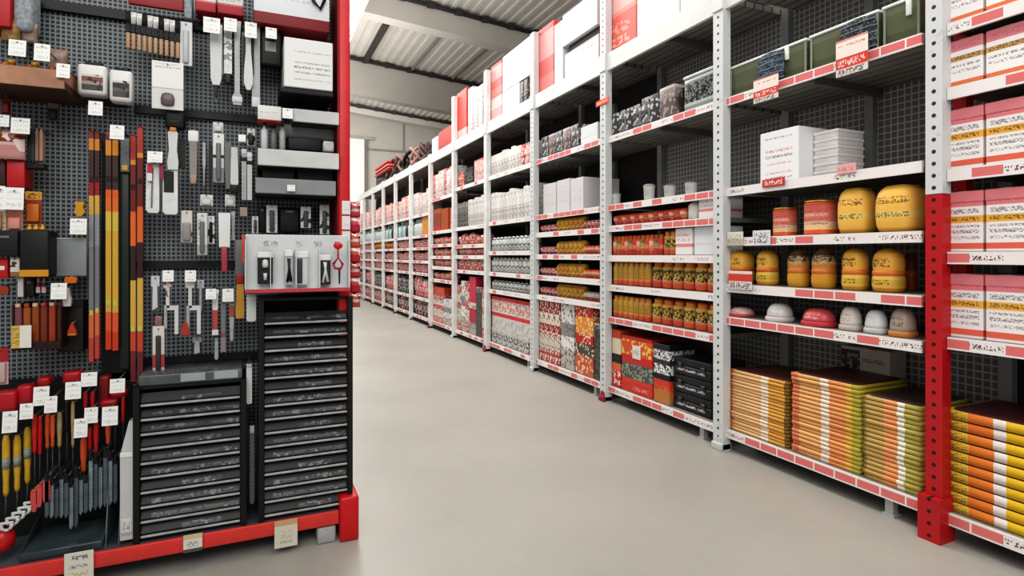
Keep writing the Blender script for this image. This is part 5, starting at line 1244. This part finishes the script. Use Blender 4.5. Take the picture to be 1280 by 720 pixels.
# ---- left column
ticket(-8, 143, 11, 158, 'leftmost white ticket above the pinkish bag', 2.80)
ticket(13, 147, 37, 167, 'white ticket above the row of pencils', 2.80)
t, w, h = holder('parts_bag', 'pinkish clear bag with amber contents at left edge', 'bag', -10, 160, 30, 198, 2.83)
place('pouch', MB().add(*(lambda m: ([(p.co.y, p.co.x, p.co.z) for p in m.vertices], [list(f.vertices) for f in m.polygons]))(pouch_mesh(.04, w, h, plain('dummy_bag', '#b58a80', .3))), smooth=True).mesh('pouch', printed('bag_pink_amber', 'Z', [(0, '#c08a86'), (.45, '#d0b0aa'), (.55, '#7a3a1c'), (.8, '#b07a3a')], rough=.25, blot=[('#e2cdc8', 40, .75)])), t)
hook(t, 2.86, h * .95)
boxy('small_box', 'bright red box under the pinkish clear bag', 'box', 8, 199, 31, 234, 2.86, .1, plain('red_bright', '#b8181c', .4), hk=True, extra=lambda t, w, h, d: MB().rbox(-w * .4, -.002, h * .9, w * .4, .002, h * .97, .001, 1).obj('seam', redd, t))
boxy('small_box', 'dark maroon box at left edge under pinkish bag', 'box', -12, 199, 7, 234, 2.87, .1, plain('maroon', '#3a1414', .5), hk=True, extra=lambda t, w, h, d: MB().rbox(-w * .4, -.002, h * .9, w * .4, .002, h * .97, .001, 1).obj('seam', redd, t))
for q, (x, c_) in enumerate(((34, '#1c1a19'), (39, '#2b2624'), (44, '#8a6a60'), (49.5, '#b07a52'))):
    bar('pencil', '%s pencil, %s from left of the four hanging pencils' % (('black', 'dark brown', 'pinkish brown', 'copper')[q], nth(q + 1)), 'pencil', x, 158 + q, x + 4, 205, 2.87, plain('pencil%d' % q, c_, .4), d=.008, prof=[(0, .5), (.88, .5), (1, .1)], parts=[('ferrule', .02, .1, .52, .001, blk)], group='hanging pencils')
boxy('pencil_rest', 'black rest holding the four pencils', 'rest', 32, 204, 56, 211, 2.86, .04, blk, hk=True, extra=lambda t, w, h, d: MB().rbox(-w * .48, -.003, h * .7, w * .48, .0, h * .95, .001, 1).obj('rim', blk2, t))
ticket(-6, 232, 5, 262, 'narrow white ticket cut by the left picture edge', 2.78)
ticket(5, 234, 29, 262, 'large white ticket above the pink card', 2.78)
card('tool_card', 'pink salmon card under the large white ticket', 'card', 7, 262, 27, 288, 2.82, plain('salmon', '#c97a66', .45), plain('salmon_l', '#d29384', .4), 'bulge')
card('tool_card', 'cream card cut by the left edge beside the pink card', 'card', -10, 262, 6, 288, 2.82, printed('cream_card', 'Z', [(0, '#c9b894'), (1, '#c9b894')], [(.1, .4, '#6a3a24'), (.6, .9, '#6a3a24')], (.1, .9), 'X', (.01, .01)), plain('cream_b', '#b58a5a', .4), 'strip')
card('tool_card', 'gold labelled card with orange body, upper left', 'card', 30, 239, 51, 280, 2.84, printed('gold_card', 'Z', [(0, '#8a3a1c'), (.75, '#c9922e')], [(.78, .95, '#5a3410')], (.1, .9), 'X', (.008, .01)), plain('orange_body', '#c2661c', .4), 'bulge')
for q, x in enumerate((34, 42, 50)):
    o = MB().lathe([(.008, 0), (.010, .003), (.010, .012), (.005, .014), (.005, .024)], 0, 0, 8).obj('brass_bit', brass[0], None, (xy(x + 3, 2.80), 2.80, zy(x + 3, 288, 2.80))); tag(o, 'small brass bit, %s from left on the black case' % nth(q + 1), 'bit', 'brass bits on the black case')
boxy('tool_case', 'black case with mustard yellow base strip, left column', 'case', 24, 288, 61, 346, 2.78, .12, blk, .006, hk=True,
     extra=lambda t, w, h, d: MB().rbox(-w * .5, -.004, 0, w * .5, .0, h * .15, .002, 1).obj('yellow_strip', plain('mustard', '#c98f1e', .4), t))
boxy('tool_case', 'black case cut by the left edge', 'case', -14, 288, 23, 321, 2.79, .12, blk2, .006, hk=True, extra=lambda t, w, h, d: MB().rbox(-w * .2, -.004, h * .7, w * .2, .0, h * .8, .002, 1).obj('latch', blade_d, t))
card('tool_card', 'white card with dark figure left of the mustard strip', 'card', 11, 322, 23, 346, 2.80, printed('wcard_fig', 'Z', [(0, '#8a6a3a'), (.25, '#cfc8be')], blot=[('#3a3633', 80, .7, .5, .9)]), plain('brass_b', '#9a7a3a', .3), None)
boxy('small_box', 'red box cut by the left edge below black case', 'box', -10, 322, 10, 348, 2.82, .08, plain('red_bright', '#b8181c', .4), hk=True, extra=lambda t, w, h, d: MB().rbox(-w * .1, -.002, h * .4, w * .3, .0, h * .6, .001, 1).obj('white_mark', whp_, t))
bar('brass_hook', 'cluster of brass hooks above the grey plate', 'hook', 92, 252, 106, 270, 2.86, brass[0], d=.02, prof=[(0, .2), (.3, .5), (.6, .3), (1, .45)])
ticket(87, 273, 108, 293, 'white ticket on the grey plate', 2.84)
t = boxy('metal_plate', 'plain grey steel plate hanging under a white ticket', 'plate', 67, 297, 108, 345, 2.88, .006, plain('plate_grey', '#84888a', .4, var=.08), .002, hk=True, extra=lambda t, w, h, d: MB().rbox(-w * .45, -.002, h * .95, w * .45, .0, h * .99, .001, 1).obj('folded_edge', greym, t))
bar('orange_tool', 'flat orange tool below the grey plate', 'tool', 80, 346, 96, 354, 2.85, plain('orange_tool', '#c96a1c', .4), d=.02, prof=[(0, .4), (.5, .5), (1, .4)])
ticket(63, 354, 83, 374, 'white ticket below the grey plate', 2.80)
bar('white_clip', 'white hanging clip right of the ticket below grey plate', 'clip', 78, 360, 89, 383, 2.83, plain('clip_white', '#c9c2be', .4), prof=[(0, .4), (.3, .5), (.8, .25), (1, .2)])
bar('white_stick', 'white stick beside black cases in left column', 'stick', 22, 348, 29, 371, 2.84, plain('stick_white', '#c5bfbc', .4), d=.015)
boxy('tool_case', 'small black case between white stick and pink-white clips', 'case', 30, 347, 43, 371, 2.85, .06, blk, hk=True, extra=lambda t, w, h, d: MB().rbox(-w * .2, -.003, h * .7, w * .2, .0, h * .8, .001, 1).obj('latch', blade_d, t))
for q, x in enumerate((45, 52)):
    bar('small_clip', ('left', 'right')[q] + ' pink and white clip hanging above the card bin', 'clip', x, 348, x + 5, 366, 2.85, printed('clip_pw', 'Z', [(0, '#c9a9a9'), (.4, '#7a2a30'), (.7, '#b58a8a')]), d=.012, prof=[(0, .5), (.4, .5), (.6, .25), (1, .25)])
bar('rust_tool', 'rust red tool cut by the left edge', 'tool', -6, 358, 11, 368, 2.84, plain('rust', '#9a3a22', .4), d=.02, prof=[(0, .4), (.5, .5), (1, .4)])
# card bin
xc, w, zb2, h = rect(14, 374, 76, 437, 2.80)
t = thing('card_bin', 'dark maroon bin holding upright amber cards, left column', 'bin', (xc, 2.80, zb2))
mar = plain('bin_maroon', '#2e1210', .35)
MB().box(-w / 2, 0, 0, w / 2, YP - 2.802, .01).obj('bin_base', mar, t)
MB().box(-w / 2, 0, .0105, w / 2, .005, .03).obj('front_lip', mar, t)
MB().box(-w / 2, .006, .0105, -w / 2 + .005, YP - 2.802, h * .9).obj('side_panel', mar, t)
MB().box(w / 2 - .005, .006, .0105, w / 2, YP - 2.802, h * .9).obj('side_panel', mar, t)
cards = [('#7d4a52', 'mauve brown'), ('#a0561e', 'amber orange'), ('#8f4a22', 'brown'), ('#7a3420', 'red brown'), ('#a0401f', 'rust orange'), ('#5a2a1c', 'dark brown')]
for q, (c_, nm) in enumerate(cards):
    ww = w * .145
    x = xc - w / 2 + .008 + ww * (q + .5) * 1.12 - .004
    t2 = thing('sample_card', '%s card, %s from left in the maroon bin' % (nm, nth(q + 1)), 'card', (x, 2.812 + q * .006, zb2 + .0105), 'cards in the maroon bin')
    MB().rbox(-ww * .5, 0, 0, ww * .5, .02, h * .78, .003, 1).obj('card_body', plain('card' + c_, c_, .4, var=.2), t2)
    MB().rbox(-ww * .4, -.001, h * .785, ww * .3, .015, h * .86, .002, 1).obj('card_tab', plain('tab_cream', '#d2b490', .4) if q % 2 == 0 else plain('tab_red', '#b03a30', .4), t2)
ticket(14, 407, 39, 435, 'white ticket with yellow print on the maroon card bin', 2.785, printed('ticket_yellow', 'X', [(0, '#c9a84a'), (.42, '#d8d4c9')], [(.1, .9, '#8a7a44')], (.02, .4), 'X', (.01, .012)), .02)
bar('wedge', 'red and orange wedge right of the maroon card bin', 'wedge', 84, 404, 95, 420, 2.84, plain('wedge_red', '#b83a1e', .4), d=.02, prof=[(.25, .5), (.4, .45), (1, .05)], parts=[('orange_base', 0, .22, .5, .002, plain('wedge_or', '#b5722a', .4))])
boxy('dark_box', 'black lidded box right of the maroon card bin', 'box', 72, 376, 104, 440, 2.90, .08, plain('dark_maroon_box', '#1c0f0d', .5), hk=True, extra=lambda t, w, h, d: MB().rbox(-w * .51, -.003, h * .86, w * .51, d * .6, h * .99, .003, 1).obj('lid', blk2, t))
card('tool_card', 'pale pink card with red top cut by left edge', 'card', -12, 436, 9, 482, 2.84, printed('pinkred', 'Z', [(0, '#c9a9a5'), (.62, '#a8242c')]), plain('pale_p', '#bfa5a2', .4), 'bulge')

# ---- lower-left hand tools under red caps
capm = plain('cap_red', '#ad1620', .4, var=.2)
for q, (x0, y0, x1, y1, Y, lb) in enumerate(((-8, 490, 20, 516, 2.80, 'red cap rail at left edge over the yellow screwdrivers'), (20, 482, 40, 506, 2.82, 'red cap rail, second from left over the screwdrivers'), (45, 472, 62, 484, 2.86, 'small red cap above the third white ticket'),
                                             (77, 465, 101, 479, 2.88, 'red cap above the centre tickets of the hand tools'), (123, 470, 137, 511, 2.90, 'tall dark red block among the hand tools'), (125, 500, 147, 509, 2.86, 'low red cap right of the tall red block'), (137, 489, 158, 498, 2.88, 'flat red cap below the rightmost ticket'))):
    boxy('cap_rail', lb, 'cap', x0, y0, x1, y1, Y, .06, capm if q != 4 else plain('red_block', '#7d1018', .45), .012, hk=True, extra=lambda t, w, h, d: MB().rbox(-w * .46, -.003, h * .06, w * .46, .0, h * .2, .002, 1).obj('rim', redd, t))
tk = [(2, 515, 21, 541), (24, 505, 41, 524), (41, 484, 61, 507), (55, 496, 71, 516), (81, 478, 101, 499), (101, 466, 121, 483), (137, 474, 156, 491), (92, 524, 109, 547), (105, 510, 122, 529), (127, 509, 147, 532)]
for q, (x0, y0, x1, y1) in enumerate(tk):
    ticket(x0, y0, x1, y1, 'white ticket %s from left among the lower hand tools' % nth(sorted(range(len(tk)), key=lambda i: tk[i][0]).index(q) + 1), 2.775 + .01 * (q % 3))
def driver(x0, y0, x1, yh, ye, Y, hm, label, coll=None, tip=None):
    t, w, h = holder('screwdriver', label, 'screwdriver', x0, y0, x1, ye, Y, 'hand tools under the red caps')
    m = (x0 + x1) / 2; hh = h * (yh - y0) / (ye - y0); r = w / 2
    MB().lathe([(r * .45, 0), (r * .8, hh * .08), (r * .75, hh * .25), (r, hh * .5), (r, hh * .9), (r * .6, hh)], 0, r, 12, z=h - hh).obj('handle', hm, t)
    MB().lathe([(r * .35, 0), (r * .35, h - hh)], 0, r, 8).obj('shaft', tip or plain('shaft_dark', '#2c2a28', .4), t)
    if coll: MB().lathe([(r * 1.02, 0), (r * 1.02, hh * .18)], 0, r, 12, z=h - hh * .55).obj('collar', coll, t)
    hook(t, Y + r * 1.5, h * .97)
ye_ = plain('handle_yel', '#c9a028', .35, var=.15, scale=30); rd_ = plain('handle_red', '#bf1e20', .35, var=.2, scale=30); or_ = plain('handle_or', '#c9552c', .35, var=.2, scale=30); cr_ = plain('handle_cream', '#a89468', .4, var=.25, scale=30); dk_ = plain('handle_dk', '#1f1c1b', .4)
gl_ = plain('handle_clear', '#8f958c', .25, var=.3, scale=30)
for q, (x0, y0, x1, yh, ye, hm, lb) in enumerate(((1, 545, 11, 622, 660, ye_, 'yellow handled screwdriver, first from left'), (15, 545, 25, 616, 650, ye_, 'yellow handled screwdriver, second from left'), (28, 535, 38, 606, 640, ye_, 'yellow handled screwdriver, third from left'),
        (39, 518, 46, 568, 630, rd_, 'red handled screwdriver left of two under the third ticket'), (46, 520, 52, 570, 625, rd_, 'red handled screwdriver right of two under the third ticket'),
        (55, 518, 62, 562, 628, or_, 'orange handled screwdriver under the fourth ticket'), (62, 519, 68, 560, 632, or_, 'orange handled screwdriver right of the first orange one'), (70, 516, 77, 560, 620, cr_, 'cream handled screwdriver left of the dark gap'),
        (80, 500, 86, 540, 600, dk_, 'black handled screwdriver below the centre red cap'), (88, 502, 93, 560, 610, cr_, 'slim cream screwdriver below the centre red cap'),
        (99, 548, 108, 592, 630, or_, 'vivid orange handle hanging low in the middle'), (109, 535, 115, 575, 625, rd_, 'red handle left of two below the right tickets'), (116, 528, 123, 568, 620, rd_, 'red handle right of two below the right tickets'),
        (103, 490, 109, 512, 540, rd_, 'short red handle high behind the right tickets'), (112, 490, 118, 512, 540, rd_, 'short red handle near the tall red block'),
        (131, 530, 138, 556, 610, or_, 'orange handle below the lowest right ticket'), (141, 532, 147, 570, 615, dk_, 'dark handle right of the orange handle'), (151, 496, 156, 530, 590, rd_, 'slim dark red handle beside the white tall pack'))):
    driver(x0, y0, x1, yh, ye, 2.84 + .012 * (q % 3), hm, lb, coll=(gl_ if q < 3 else None))
# saw blades
sawm = plain('saw_grey', '#5d686e', .35, .4, var=.3, scale=20); sawl = plain('saw_light', '#87939a', .35, .4, var=.3, scale=20)
for q in range(15):
    x = 56 + q * 6.1; yt = 596 - (q * 1.2) + (q % 3) * 6 - (18 if q > 8 else 0); yb2 = 648 - max(0, q - 5) * 2.0 + (14 if q in (5, 6) else 0)
    t, w, h = holder('saw_blade', 'grey saw blade, %s from left in the lower row' % nth(q + 1), 'blade', x, yt, x + 5.2, yb2, 2.80 + .012 * (q % 4), 'saw blades in the lower row')
    MB().prism([(-w * .5, h * .06), (-w * .1, 0), (w * .5, h * .1)] + [(w * (.5 - (.12 if j % 2 else 0)), h * (.1 + .04 * j)) for j in range(1, 22)] + [(w * .3, h), (-w * .5, h)], 0, .003).obj('blade', sawl if q % 2 else sawm, t)
    MB().rbox(-w * .5, -.004, h * .88, w * .4, .008, h * 1.08, .002, 1).obj('holder', blk2, t)
    hook(t, 2.808 + .012 * (q % 4), h * .99)
# chain shackles and red pieces at the lower left
for q in range(5):
    x = 8 + q * 6.5; y = 657 - q * 5.5
    mb = MB(); X0 = xy(x, 2.76 + .004 * q); Z0 = zy(x, y, 2.76 + .004 * q)
    mb.tube([(.016 * math.cos(a), 0, .018 * math.sin(a)) for a in [math.pi * (-1.1 + 1.2 * j / 10) for j in range(11)]], .006, 8)
    mb.rbox(-.022, -.005, .004, .022, .005, .014, .003, 1)
    o = mb.obj('shackle', plain('shackle_white', '#c9cac6', .4, var=.2, scale=60), None, (X0, 2.76 + .012 * q, Z0)); tag(o, 'white metal shackle, %s from left at lower left corner' % nth(q + 1), 'shackle', 'white shackles')
for q, (x0, y0, x1, y1) in enumerate(((38, 612, 46, 640), (45, 606, 52, 634), (53, 600, 62, 628))):
    bar('pink_handle', 'coral red handle, %s from left above the shackles' % nth(q + 1), 'handle', x0, y0, x1, y1, 2.80, plain('coral', '#c2504c', .4), d=.016, prof=[(0, .3), (.2, .5), (.9, .5), (1, .3)], parts=[('cap', .9, 1.0, .4, .002, or_)], group='coral handles')
t, w, h = holder('rag_ball', 'bright red round cap at the lower left corner', 'cap', -14, 658, 9, 694, 2.745)
MB().lathe([(.02, 0), (.036, .01), (.04, .04), (.034, .07), (.012, .085)], 0, .042, 18).obj('body', rd_, t); MB().lathe([(.012, 0), (.012, .02)], 0, .042, 12, z=.084).obj('stem', redd, t)
# clear bins under the hand tools
t, w, h = holder('clear_bin', 'dark clear bin standing on the base shelf under saw blades', 'bin', 24, 652, 128, 690, 2.735)
t.location.z = .1385; cb = plain('clear_dark', '#3a464a', .12, var=.3, scale=8)
MB().rbox(-w / 2, 0, 0, w / 2, .24, .035, .006).obj('bin_body', cb, t)
MB().prism([(.0, .036), (.24, .036), (.24, .09), (.2, .09)], -w / 2, -w / 2 + .004, 'yz').obj('side_panel', cb, t)
MB().prism([(.0, .036), (.24, .036), (.24, .09), (.2, .09)], w / 2 - .004, w / 2, 'yz').obj('side_panel', cb, t)
t, w, h = holder('clear_bin', 'narrow clear divider bin left of the white tall pack', 'bin', 131, 600, 149, 682, 2.76)
t.location.z = .1385
MB().prism([(0, 0), (.2, 0), (.2, h), (.06, h * .95)], -w / 2, -w / 2 + .004, 'yz').obj('side_panel', plain('clear_mid', '#6c7678', .15, var=.3), t)
MB().prism([(0, 0), (.2, 0), (.2, h), (.06, h * .95)], w / 2 - .004, w / 2, 'yz').obj('side_panel', plain('clear_mid', '#6c7678', .15, var=.3), t)
MB().box(-w / 2 + .0045, 0, 0, w / 2 - .0045, .2, .006).obj('bin_base', cb, t)
# tall white pack
t, w, h = holder('tall_pack', 'tall white pack with angled top beside the left cabinet', 'pack', 150, 527, 166, 675, 2.735)
MB().prism([(-w * .5, 0), (w * .5, 0), (w * .5, h), (w * .2, h), (-w * .5, h * .72)], 0, .05).obj('pack_body', plain('pack_grey_white', '#bfc0bf', .4, var=.06), t)
MB().rbox(-w * .51, -.003, h * .70, w * .51, .0, h * .74, .001, 1).obj('seam', whp_, t)
MB().rbox(-w * .42, -.002, h * .04, w * .42, .0, h * .18, .001, 1).obj('printed_label', printed('tall_label', 'Z', [(0, '#a5a6a5'), (.2, '#cfcfce')], [(.3, .8, '#8a8a8a')], (.1, .9), 'X', (.008, .008)), t)

# ---- tickets on the base rail
def railtag(x0, y0, x1, y1, label, mat):
    xc, w, zb2, h = rect(x0, y0, x1, y1, 2.69)
    t = thing('price_ticket', label, 'price ticket', (xc, 2.69, zb2))
    MB().rbox(-w / 2, 0, 0, w / 2, .003, h, .001, 1).obj('ticket_plate', mat, t)
    MB().box(-w * .3, .0032, h * .86, w * .3, 2.7035 - 2.69, h * .94).obj('clip', hook_m, t)
rt = printed('rail_ticket', 'Z', [(0, '#d2cfc2'), (1, '#d2cfc2')], [(.1, .4, '#b9a83a'), (.5, .6, '#77746a'), (.76, .9, '#4a4c4e')], (.15, .8), 'X', (.012, .01), dens=.4)
railtag(80, 690, 117, 730, 'large white ticket with dark mark on the red base rail', rt)
railtag(229, 668, 253, 690, 'small white ticket in the middle of the red base rail', printed('rail_ticket2', 'Z', [(0, '#55534f'), (.2, '#d6d3c8'), (.75, '#c9b98a')], [(.3, .6, '#8a877c')], (.2, .8), 'X', (.01, .01)))
railtag(343, 650, 372, 684, 'white ticket hanging near the right end of red base rail', printed('rail_ticket3', 'Z', [(0, '#cfcbb9'), (.8, '#c2a07a')], [(.15, .25, '#8a9a8a'), (.3, .62, '#b5b29a')], (.25, .8), 'X', (.012, .012), dens=.5))

# ---- further hanging stock of the display
bar('putty_knife', 'narrow pale blade left of the lattice blade pack', 'knife', 274, 42, 279, 96, 2.88, blade_m, prof=[(0, .3), (.1, .5), (1, .4)])
bar('long_blade', 'thin dark blade right of the longest grey blade', 'blade', 302, 40, 306, 108, 2.88, blade_d, prof=[(0, .3), (.2, .5), (1, .5)])
bar('file_tool', 'slim pale file hanging below the first long blade', 'file', 268, 84, 273, 128, 2.89, blade_d, prof=[(0, .2), (.1, .5), (1, .4)])
card('tool_card', 'small white card with dark clip above the paired silver rods', 'card', 309, 160, 319, 182, 2.88, cw, blk, 'bulge')
card('tool_card', 'white card above the dark middle strip card', 'card', 266, 152, 279, 165, 2.88, cw2, blade_l, 'bulge')
bar('awl', 'thin steel awl between brush and white card, centre row', 'awl', 253, 178, 257, 232, 2.88, blade_m, prof=[(0, .1), (.4, .25), (.5, .5), (1, .4)])
bar('awl', 'thin black awl right of the strip-middle card', 'awl', 261, 180, 265, 238, 2.88, blk, prof=[(0, .1), (.4, .25), (.5, .5), (1, .4)])
bar('small_clip', 'silver clip hanging right of the red-handled scraper', 'clip', 289, 264, 294, 300, 2.88, blade_m, prof=[(0, .5), (.3, .3), (1, .5)])
card('tool_card', 'grey card with pale blade left of the marking gauges', 'card', 188, 345, 199, 390, 2.88, printed('card_grey2', 'Z', [(0, '#5d6062'), (.7, '#c5c5c3')]), blade_l, 'blade')
card('tool_card', 'narrow card with silver pin right of the marking gauges', 'card', 246, 350, 255, 392, 2.88, printed('card_grey3', 'Z', [(0, '#4a4d4f'), (.75, '#bdbdbb')]), blade_m, 'strip')
card('tool_card', 'dark card with silver blade below right try square', 'card', 240, 422, 252, 444, 2.88, printed('card_grey4', 'Z', [(0, '#2d2f30'), (.7, '#8a8c8c')]), blade_m, 'blade')
bar('file_tool', 'pale slim file left of the mauve chisel', 'file', 268, 422, 273, 450, 2.88, blade_m, prof=[(0, .2), (.1, .5), (1, .4)])
card('tool_card', 'brown card hanging between pencils and wooden tray', 'card', 58, 128, 72, 150, 2.90, printed('card_brown', 'Z', [(0, '#3a2a24'), (.7, '#6a5a52')]), blk2, 'bulge')
card('tool_card', 'dark red packet card below the wooden tray at left', 'card', 0, 118, 12, 142, 2.88, printed('card_dred', 'Z', [(0, '#6a1418'), (.8, '#3a0c0e')]), plain('dred', '#7a1a1c', .4), 'bulge')
# ================================================================== light and camera
w = bpy.data.worlds.new('ambient_fill'); SC.world = w; w.use_nodes = True  # even ambient fill entering through the open sides of the hall
w.node_tree.nodes['Background'].inputs[0].default_value = (.98, .99, 1, 1)
w.node_tree.nodes['Background'].inputs[1].default_value = .42
def area(name, loc, rot, sx, sy, e, c=(1, .985, .96)):
    l = bpy.data.lights.new(name, 'AREA'); l.shape = 'RECTANGLE'; l.size = sx; l.size_y = sy; l.energy = e; l.color = c
    o = bpy.data.objects.new(name, l); COL.objects.link(o); o.location = loc; o.rotation_euler = rot
    return o
area('hall_and_fill_lamp', (1.2, 2.0, 5.6), (0, 0, 0), 2.2, 6, 110)
area('hall_and_fill_lamp', (1.0, 8.0, 5.2), (0, 0, 0), 1.2, 7, 150)
area('hall_and_fill_lamp', (1.2, 15.0, 5.2), (0, 0, 0), 1.6, 7, 190)
area('hall_and_fill_lamp', (-.6, -1.6, 4.2), (R(52), 0, R(-20)), 4, 2.5, 135)  # added fill from behind the camera for the display and rack fronts
area('ceiling_fill', (0.5, 9, 4.6), (R(180), 0, 0), 5, 14, 420)  # added upward fill that brightens the roof deck and beams
area('wall_fill', (1.0, 17.5, 5.0), (R(80), 0, 0), 7, 1.5, 240)  # added fill that brightens the back wall, stands for no fixture
cd = bpy.data.cameras.new('camera'); cam = bpy.data.objects.new('camera', cd); COL.objects.link(cam)
cd.sensor_width = 36; cd.lens = FPX / 1280 * 36; cd.shift_y = -(360 - HY) / 1280; cd.clip_end = 100
cam.location = (0, 0, EYE); cam.rotation_euler = (R(90), 0, -YAW)
SC.camera = cam
SC.view_settings.view_transform = 'Standard'; SC.view_settings.look = 'Medium High Contrast'; SC.view_settings.exposure = .08
